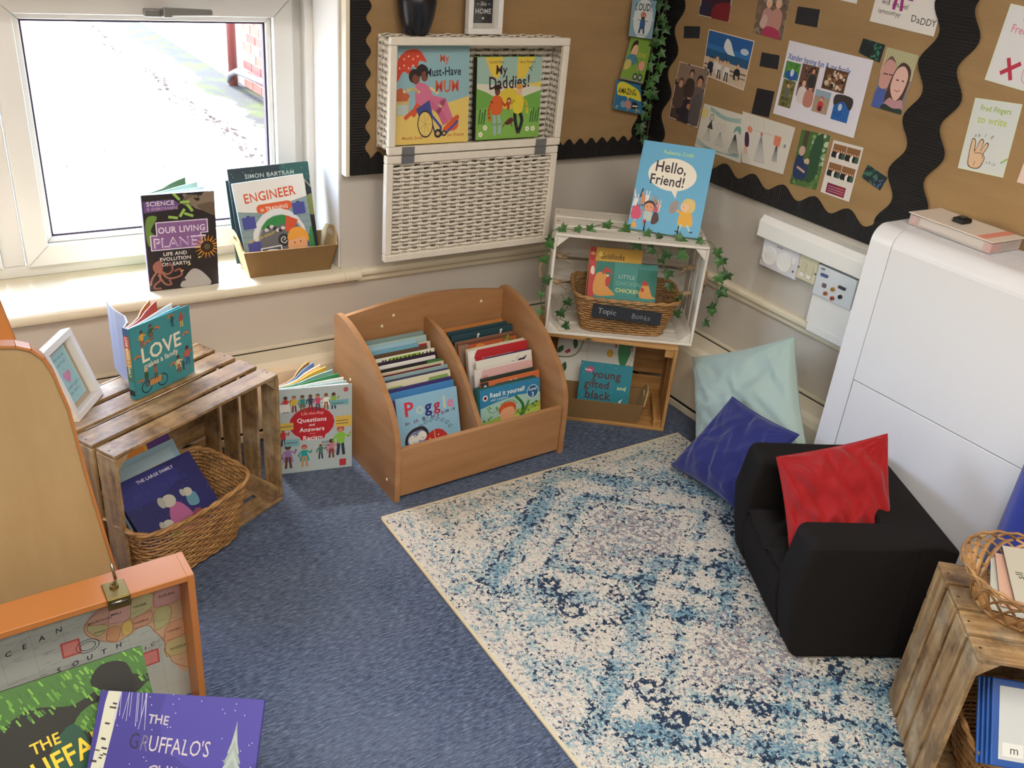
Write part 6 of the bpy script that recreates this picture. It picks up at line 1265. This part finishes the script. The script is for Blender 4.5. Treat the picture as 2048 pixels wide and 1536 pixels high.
poster('photo', 'strip of four wedding photos with a maroon caption below', [[1.7886, .8973], [1.68, .8975], [1.6778, 1.0593], [1.7872, 1.0559]], A, cat='photo')
A = Art(8, 4.4, '1f2c30'); fuzz(A, 26, ['2a5a48', '26323a', '3a6a58'], 0, 0, 5, 4.4, .7, 12); fuzz(A, 16, ['4a6a9a', '5a7ab0', '2a3a54'], 4, 0, 8, 3, .4, 13)
poster('photo', 'small tilted dark photo at the bottom right of the board, by the black border', [[1.6608, .9782], [1.5868, .9583], [1.5748, .9998], [1.6489, 1.0187]], A, cat='photo')
A = Art(20.8, 11, 'dfd9d0'); A.T('will Daniel', 2.4, 4.8, 2.0, '2a2624', jit=.2, sx=1.0); A.T('iammumyy', 1.8, 2.6, 1.8, '2a2624', jit=.2, sx=.95); A.T('DaDDY', 12.8, 2.2, 2.4, '2a2624', jit=.15, sx=1.0); A.L([(6.6, 4.4), (6.8, 8)], 1, '9a2f7a'); A.L([(9, 4.4), (8.4, 8)], 1, '9a2f7a'); A.P([(10.4, 7), (12, 7), (11.2, 9.4)], '8a2f80'); A.L([(14, 8), (14.6, 11)], .6, '3a6aa8')
poster('child_writing', 'white sheet of child writing at the top, left of the black dividing border', [[1.7645, 1.391], [1.5551, 1.3813], [1.5563, 1.4911], [1.7627, 1.5054]], A, cat='poster')
poster('paper_sheet', 'white sheet edge just in view at the top middle of the board', [[1.9531, 1.4351], [1.8222, 1.4291], [1.8225, 1.4791], [1.9488, 1.487]], Art(13, 5, 'dedad2'))
A = Art(13, 18, 'd9dccb'); A.R(.5, .5, 12, 17, 'dcdad8'); A.T('You', 4.2, 15, 2.4, 'd8a0ac', sx=.9, jit=.05); A.T('Fred', 2.4, 12, 2.6, 'd88a98', sx=.9, bold=1, jit=.05)
A.L([(3.6, 2.6), (7.6, 5.6)], 1.0, 'b8344a'); A.L([(4.4, 6), (6.4, 1.8)], 1.0, 'b8344a'); A.L([(9, 4.6), (9.2, 2.4), (10.4, 1.6), (12, 1.4)], .16, 'c88a98', 4); A.T('th', 10.4, 3.4, 1.9, 'c86a80', shear=.2)
poster('phonics_poster', 'laminated sheet with pink heading and a red cross, top right of the board', [[1.3801, 1.3043], [1.2481, 1.2957], [1.2526, 1.4763], [1.3739, 1.4847]], A)
A = Art(13, 18, 'd3dbc6'); A.R(.4, .4, 12.2, 17.2, 'd2d6d2'); A.T('Fred Fingers', 6.5, 15.2, 1.9, '9ab34a', bold=1, align='c', sx=.86, jit=.04); A.T('to write', 6.3, 12.2, 2.6, 'b4c858', align='c', bold=1, sx=.9, jit=.04)
for x, s in ((2.4, 's'), (3.3, 'h'), (5.2, 'i'), (7, 'p')): A.T(s, x, 8.6 + (x > 4) * .3, 1.4, '3a3a38', shear=.3)
A.S([(2.1, 3.6), (2, 7.6), (2.6, 8.2), (3.3, 7.4), (3.6, 5.4), (4.2, 7.8), (4.9, 8.4), (5.5, 7.6), (5.2, 5.6), (6, 7.4), (6.8, 7.6), (6.9, 6.6), (6.2, 4.8), (6.8, 3.6), (5.8, 1), (2.8, 1)], '5a4434'); A.S([(2.3, 3.6), (2.2, 7.5), (2.6, 7.9), (3.1, 7.3), (3.5, 4.8), (4.4, 7.7), (4.9, 8.1), (5.3, 7.5), (5.1, 5.2), (6.1, 7.2), (6.6, 7.3), (6.7, 6.6), (6, 4.8), (6.6, 3.6), (5.6, 1.2), (3, 1.2)], 'dcb894'); A.L([(3.6, 4.6), (5.6, 4.8), (6.2, 3.6)], .16, '5a4434', 3); A.L([(4.2, 1.4), (4.2, 2.6)], .14, '5a4434'); A.T('s h i p', 7.2, 2.6, 1.2, '5a5a58', shear=.3, rot=-.06, sx=.9); A.L([(11.4, 3.4), (12.8, 4.6)], .4, '8ab358')
poster('phonics_poster', 'laminated sheet with green heading above a hand holding up three fingers', [[1.3781, 1.0793], [1.2513, 1.0875], [1.264, 1.2672], [1.3896, 1.2581]], A)
poster('paper_sheet', 'pale pink sheet at the right edge of the picture', [[1.2137, 1.0871], [1.10, 1.0864], [1.10, 1.17], [1.2126, 1.1367]], Art(10, 8, 'e2cbc0'))
# ---- three hanging cards by the corner ivy
def hang(nm, label, quad, art, dy=0):
    c = Vector((sum(x for x, z in quad) / 4, 2.598 - dy, sum(z for x, z in quad) / 4)); t = thing(nm, label, 'card', tuple(c), group=None)
    zz = [z for x, z in quad]; q = [Vector((x, 2.598 - dy - .012 * (max(zz) - z) / (max(zz) - min(zz)), z)) - c for x, z in quad]
    b = MB(); b.add(q + [v + Vector((0, .0008, 0)) for v in q], [(0, 1, 2, 3), (7, 6, 5, 4), (0, 4, 5, 1), (1, 5, 6, 2), (2, 6, 7, 3), (3, 7, 4, 0)]); b.build('sheet', hexmat('c8c4bc', .8), t)
    def mp(u, v, d): p = q[0] * (1 - u) * (1 - v) + q[1] * u * (1 - v) + q[2] * u * v + q[3] * (1 - u) * v; return tuple(p - Vector((0, d, 0)))
    art.build('print', t, .0003, mp=mp)
A = Art(11, 12, '7d9fb0'); A.E(5.6, 6, 4.4, 6.4, 'ccd4d4'); A.T('LOUD!', 5.4, 8.6, 3.3, '23242c', bold=1, align='c', sx=.72); A.E(5.6, 7.2, 1.3, 1.1, 'b8785a'); A.E(5.6, 6, .8, .7, '2f3a3c'); A.S([(4.6, 3), (4.6, 5.6), (6.6, 5.6), (6.6, 3)], '2f5a8c'); A.L([(4.9, 3.4), (4.4, 1.6)], .8, '2a4468'); A.L([(6.3, 3.4), (6.6, 1.6)], .8, '2a4468'); A.L([(3.2, 5.6), (8, 5.4)], .2, '4a4a4a'); A.T('ROSE ROBBINS', 5.6, .6, .8, '5a6468', align='c', sx=.8)
for a in range(8): A.L([(5.6 + 4 * math.cos(a * .8), 6 + 4 * math.sin(a * .8)), (5.6 + 4.9 * math.cos(a * .8), 6 + 5 * math.sin(a * .8))], .25, 'c8dce4')
hang('picture_card', 'pale blue card with a shouting child, topmost of the three by the ivy', [[2.1409, 1.2309], [2.2445, 1.2209], [2.2546, 1.3436], [2.1456, 1.3471]], A, .012)
A = Art(12, 15, '7a9f3e'); A.S([(1.6, 9.6), (2, 13), (4, 14), (4.6, 12.6), (3, 10.4)], '33241f'); A.S([(2, 9), (2.6, 11.8), (4.4, 12.4), (5.4, 10.6), (4.6, 8.8)], 'dcae8c'); A.S([(.6, 5.4), (1, 8.6), (4.6, 9), (6, 6.6), (4, 5.4)], '4f7f96'); A.T('LIONEL', 5.6, 8.6, 2.0, 'c8b850', bold=1, sx=.72); A.S([(.6, 3.4), (.6, 6.6), (3, 7), (3.4, 4.6)], 'c0b060'); A.S([(7.4, 4.2), (7.6, 6.6), (10, 7.4), (10.4, 4.6)], 'd89a84'); A.L([(5.6, 8), (9, 3)], .25, '2a3a34')
for x in (7, 9.6): A.E(x, 1.8, 1.2, 1.2, '2c3430'); A.E(x, 1.8, .7, .7, 'a8b0a0')
A.R(0, 0, 12, .6, '8a8a80')
hang('picture_card', 'lime green card with a pram, middle of the three by the ivy', [[2.1334, 1.0889], [2.2398, 1.070], [2.2647, 1.2157], [2.1673, 1.2285]], A, .006)
A = Art(15, 11, '2c6c94'); A.S([(1.2, 6), (1, 9.4), (4, 10.6), (9, 9.8), (13.4, 8.4), (14.6, 6), (14, 4.6), (8, 5.2), (7.4, 3.6), (6.4, 5.4), (3, 5.4)], 'd9cc3e'); A.T('AMAZING', 1.6, 6.3, 3.1, '1f1f24', bold=1, sx=.72, jit=.1); A.E(4.8, 2.4, 1.4, 1.2, '7f98a4'); A.E(7.4, 2.6, 1.7, 1.6, 'b8847c'); A.S([(9.4, 1.4), (10, 4), (12.6, 3.4), (12.4, 1.2)], '202428'); A.L([(9.8, 2.4), (12.4, 2.6)], .5, 'd8d8d4'); fuzz(A, 20, ['8fa4a8', '5a7a60', 'a8a890'], 1, 0, 14, 1.6, .5, 15)
hang('picture_card', 'dark blue card with a yellow speech bubble, lowest of the three by the ivy', [[2.1248, .9852], [2.2642, .9604], [2.242, 1.0669], [2.1321, 1.084]], A, 0)

# ================================================================ plastic wallet on the heater
wl = thing('plastic_wallet', 'clear plastic wallet of papers with a black clasp on top of the heater', 'wallet', (2.262, 1.387, .9355), -.05)
clr = mat('frosted_plastic', 'e8dcd8', .35, **{'Alpha': .45}); W2, D2 = .25, .125
Mw = RZ(-PI / 2)
boxo('wallet_body', (-.07, -.245, 0), (.055, 0, .030), clr, wl, bevel=.004)
boxo('wallet_flap', (-.073, -.248, .030), (.058, .003, .033), mat('frosted_lid', 'e9dcd0', .35, **{'Alpha': .85}), wl, bevel=.001)
boxo('papers', (-.055, -.215, .003), (.045, -.022, .024), hexmat('dcd8cc', .8), wl)
for a, b, c in (((-.066, -.238, .002), (-.02, -.225, .031), 'c8483c'), ((-.066, -.018, .002), (.04, -.008, .026), 'c8584a'), ((-.07, -.222, .0331), (.056, -.198, .0336), 'dc8878')): boxo('red_edge', a, b, hexmat(c, .5), wl)
boxo('clasp', (-.026, -.125, .033), (.014, -.092, .046), M_['black'], wl, bevel=.004)
boxo('clasp_tab', (-.018, -.118, .046), (.002, -.099, .050), hexmat('3a3436', .4), wl, bevel=.002)

# ================================================================ small items on / in the right crate
def lattice_bowl():
    t = thing('lattice_bowl', 'round openwork cane bowl with word cards and a pencil, on the right rustic crate', 'basket', (1.735, .615, .4145), .3)
    RB, RT, HB = .085, .125, .075
    MB().lathe([(0, 0), (RB, 0), (RB + .003, .006), (RB, .010), (0, .008)], 32).build('base', M_['wicker'], t, smooth=True)
    n = 20; b = MB()
    for s in (1, -1):
        for k in range(n):
            pts = []
            for j in range(9):
                f = j / 8; a = 2 * PI * k / n + s * f * .75; r = RB + (RT - RB) * f + s * .0015; pts.append((r * math.cos(a), r * math.sin(a), .004 + HB * math.sin(f * PI / 2 * 1.0)))
            b.tube(pts, .0028, 4, flat=1.6)
    b.build('lattice', M_['wicker'], t, kind='stuff')
    b = MB()
    for k in range(n):
        a0 = 2 * PI * k / n; pts = [((RT + .004) * math.cos(a0 + .75 + d * .32), (RT + .004) * math.sin(a0 + .75 + d * .32), .004 + HB + .014 * math.sin(PI * (d + .0) / 2)) for d in (0, .5, 1, 1.5, 2)]
        b.tube(pts, .0032, 5)
    b.build('looped_rim', M_['wicker'], t, smooth=True)
    return t
lattice_bowl()
def slab(nm, label, cat, M, w, h, th, c, art=None):
    t = thing(nm, label, cat, M=M); boxo('card', (0, 0, 0), (w, th, h), hexmat(c, .8), t)
    if art: art.build('print', t, .0002, m=PAPERP, fit=(w, h))
    return t
A = Art(9, 17, 'b9b4a4'); A.T('sll', 3.4, 7.6, 2.6, '2a2826', rot=PI / 2, bold=0)
slab('word_card', 'cream word card with hand-drawn black letters in the cane bowl', 'card', pose(1.690, .600, .448, -.75, 1.30), .075, .15, .001, 'b9b4a4', A)
slab('word_card', 'peach word card under the cream one in the cane bowl', 'card', pose(1.672, .618, .438, -.85, 1.32), .07, .14, .001, 'c8a08c')
slab('word_card', 'pale word card curling up at the left side of the cane bowl', 'card', pose(1.653, .628, .430, -.95, 1.34), .07, .15, .001, 'b4b4aa')
pc = thing('pencil', 'yellow pencil lying across the word cards in the cane bowl', 'pencil', (1.752, .565, .462), 1.0)
MB().tube([(0, 0, 0), (.13, 0, .02)], .0045, 6).build('barrel', hexmat('e8a822', .4), pc)
MB().tube([(.13, 0, .02), (.146, 0, .0225)], [.0045, .0006], 6).build('tip', hexmat('d8b890', .6), pc)
def wboard(label, M, art=True):
    t = thing('mini_whiteboard', label, 'whiteboard', M=M)
    boxo('blue_backing', (0, 0, 0), (.30, .006, .168), hexmat('1c4f9c', .35), t, bevel=.005, seg=3)
    boxo('white_surface', (.014, -.0015, .014), (.286, .0, .154), mat('whiteboard_surface', 'c9cccc', .2), t, bevel=.001)
    if art:
        A = Art(27, 18.6); A.R(.6, .6, 25, 2.6, 'dcdcd8')
        for i, ch in enumerate('maesd'): A.T(ch, 2 + i * 4.2, 1.2, 2.3, '3a3836'); A.R(4.6 + i * 4.2, .6, .06, 2.6, 'a8a8a4')
        A.build('letter_strip', t, .0004, T3(.015, -.0016, .015))
    return t
for i in range(4):
    wboard(('front blue-edged whiteboard with a printed letter strip', 'second blue-edged whiteboard, tucked behind the front one', 'third blue-edged whiteboard in the stack', 'rearmost blue-edged whiteboard in the stack')[i] + ' in the right rustic crate',
           InC(cr, .083 - .005 * i, -.034 + i * .007, .172 - i * .007, .0, .74, .0), i == 0)
# ================================================================ blue cloth
bl = MB()
def clothfn(u, v): return (2.04 + .012 * math.sin(9 * v + 4 * u) + .008 * math.sin(21 * v + 2) - .02 * u, 0.845 - .27 * v - .03 * u * (1 - v), .03 + .60 * u + .004 * math.sin(11 * v))
bl.grid(clothfn, 24, 30)
tag(bl.build('blue_cloth', fabric('royal_blue_fabric', '1c3191'), smooth=True, solid=.01), 'royal blue padded cloth hanging against the heater at the right edge', 'cloth')
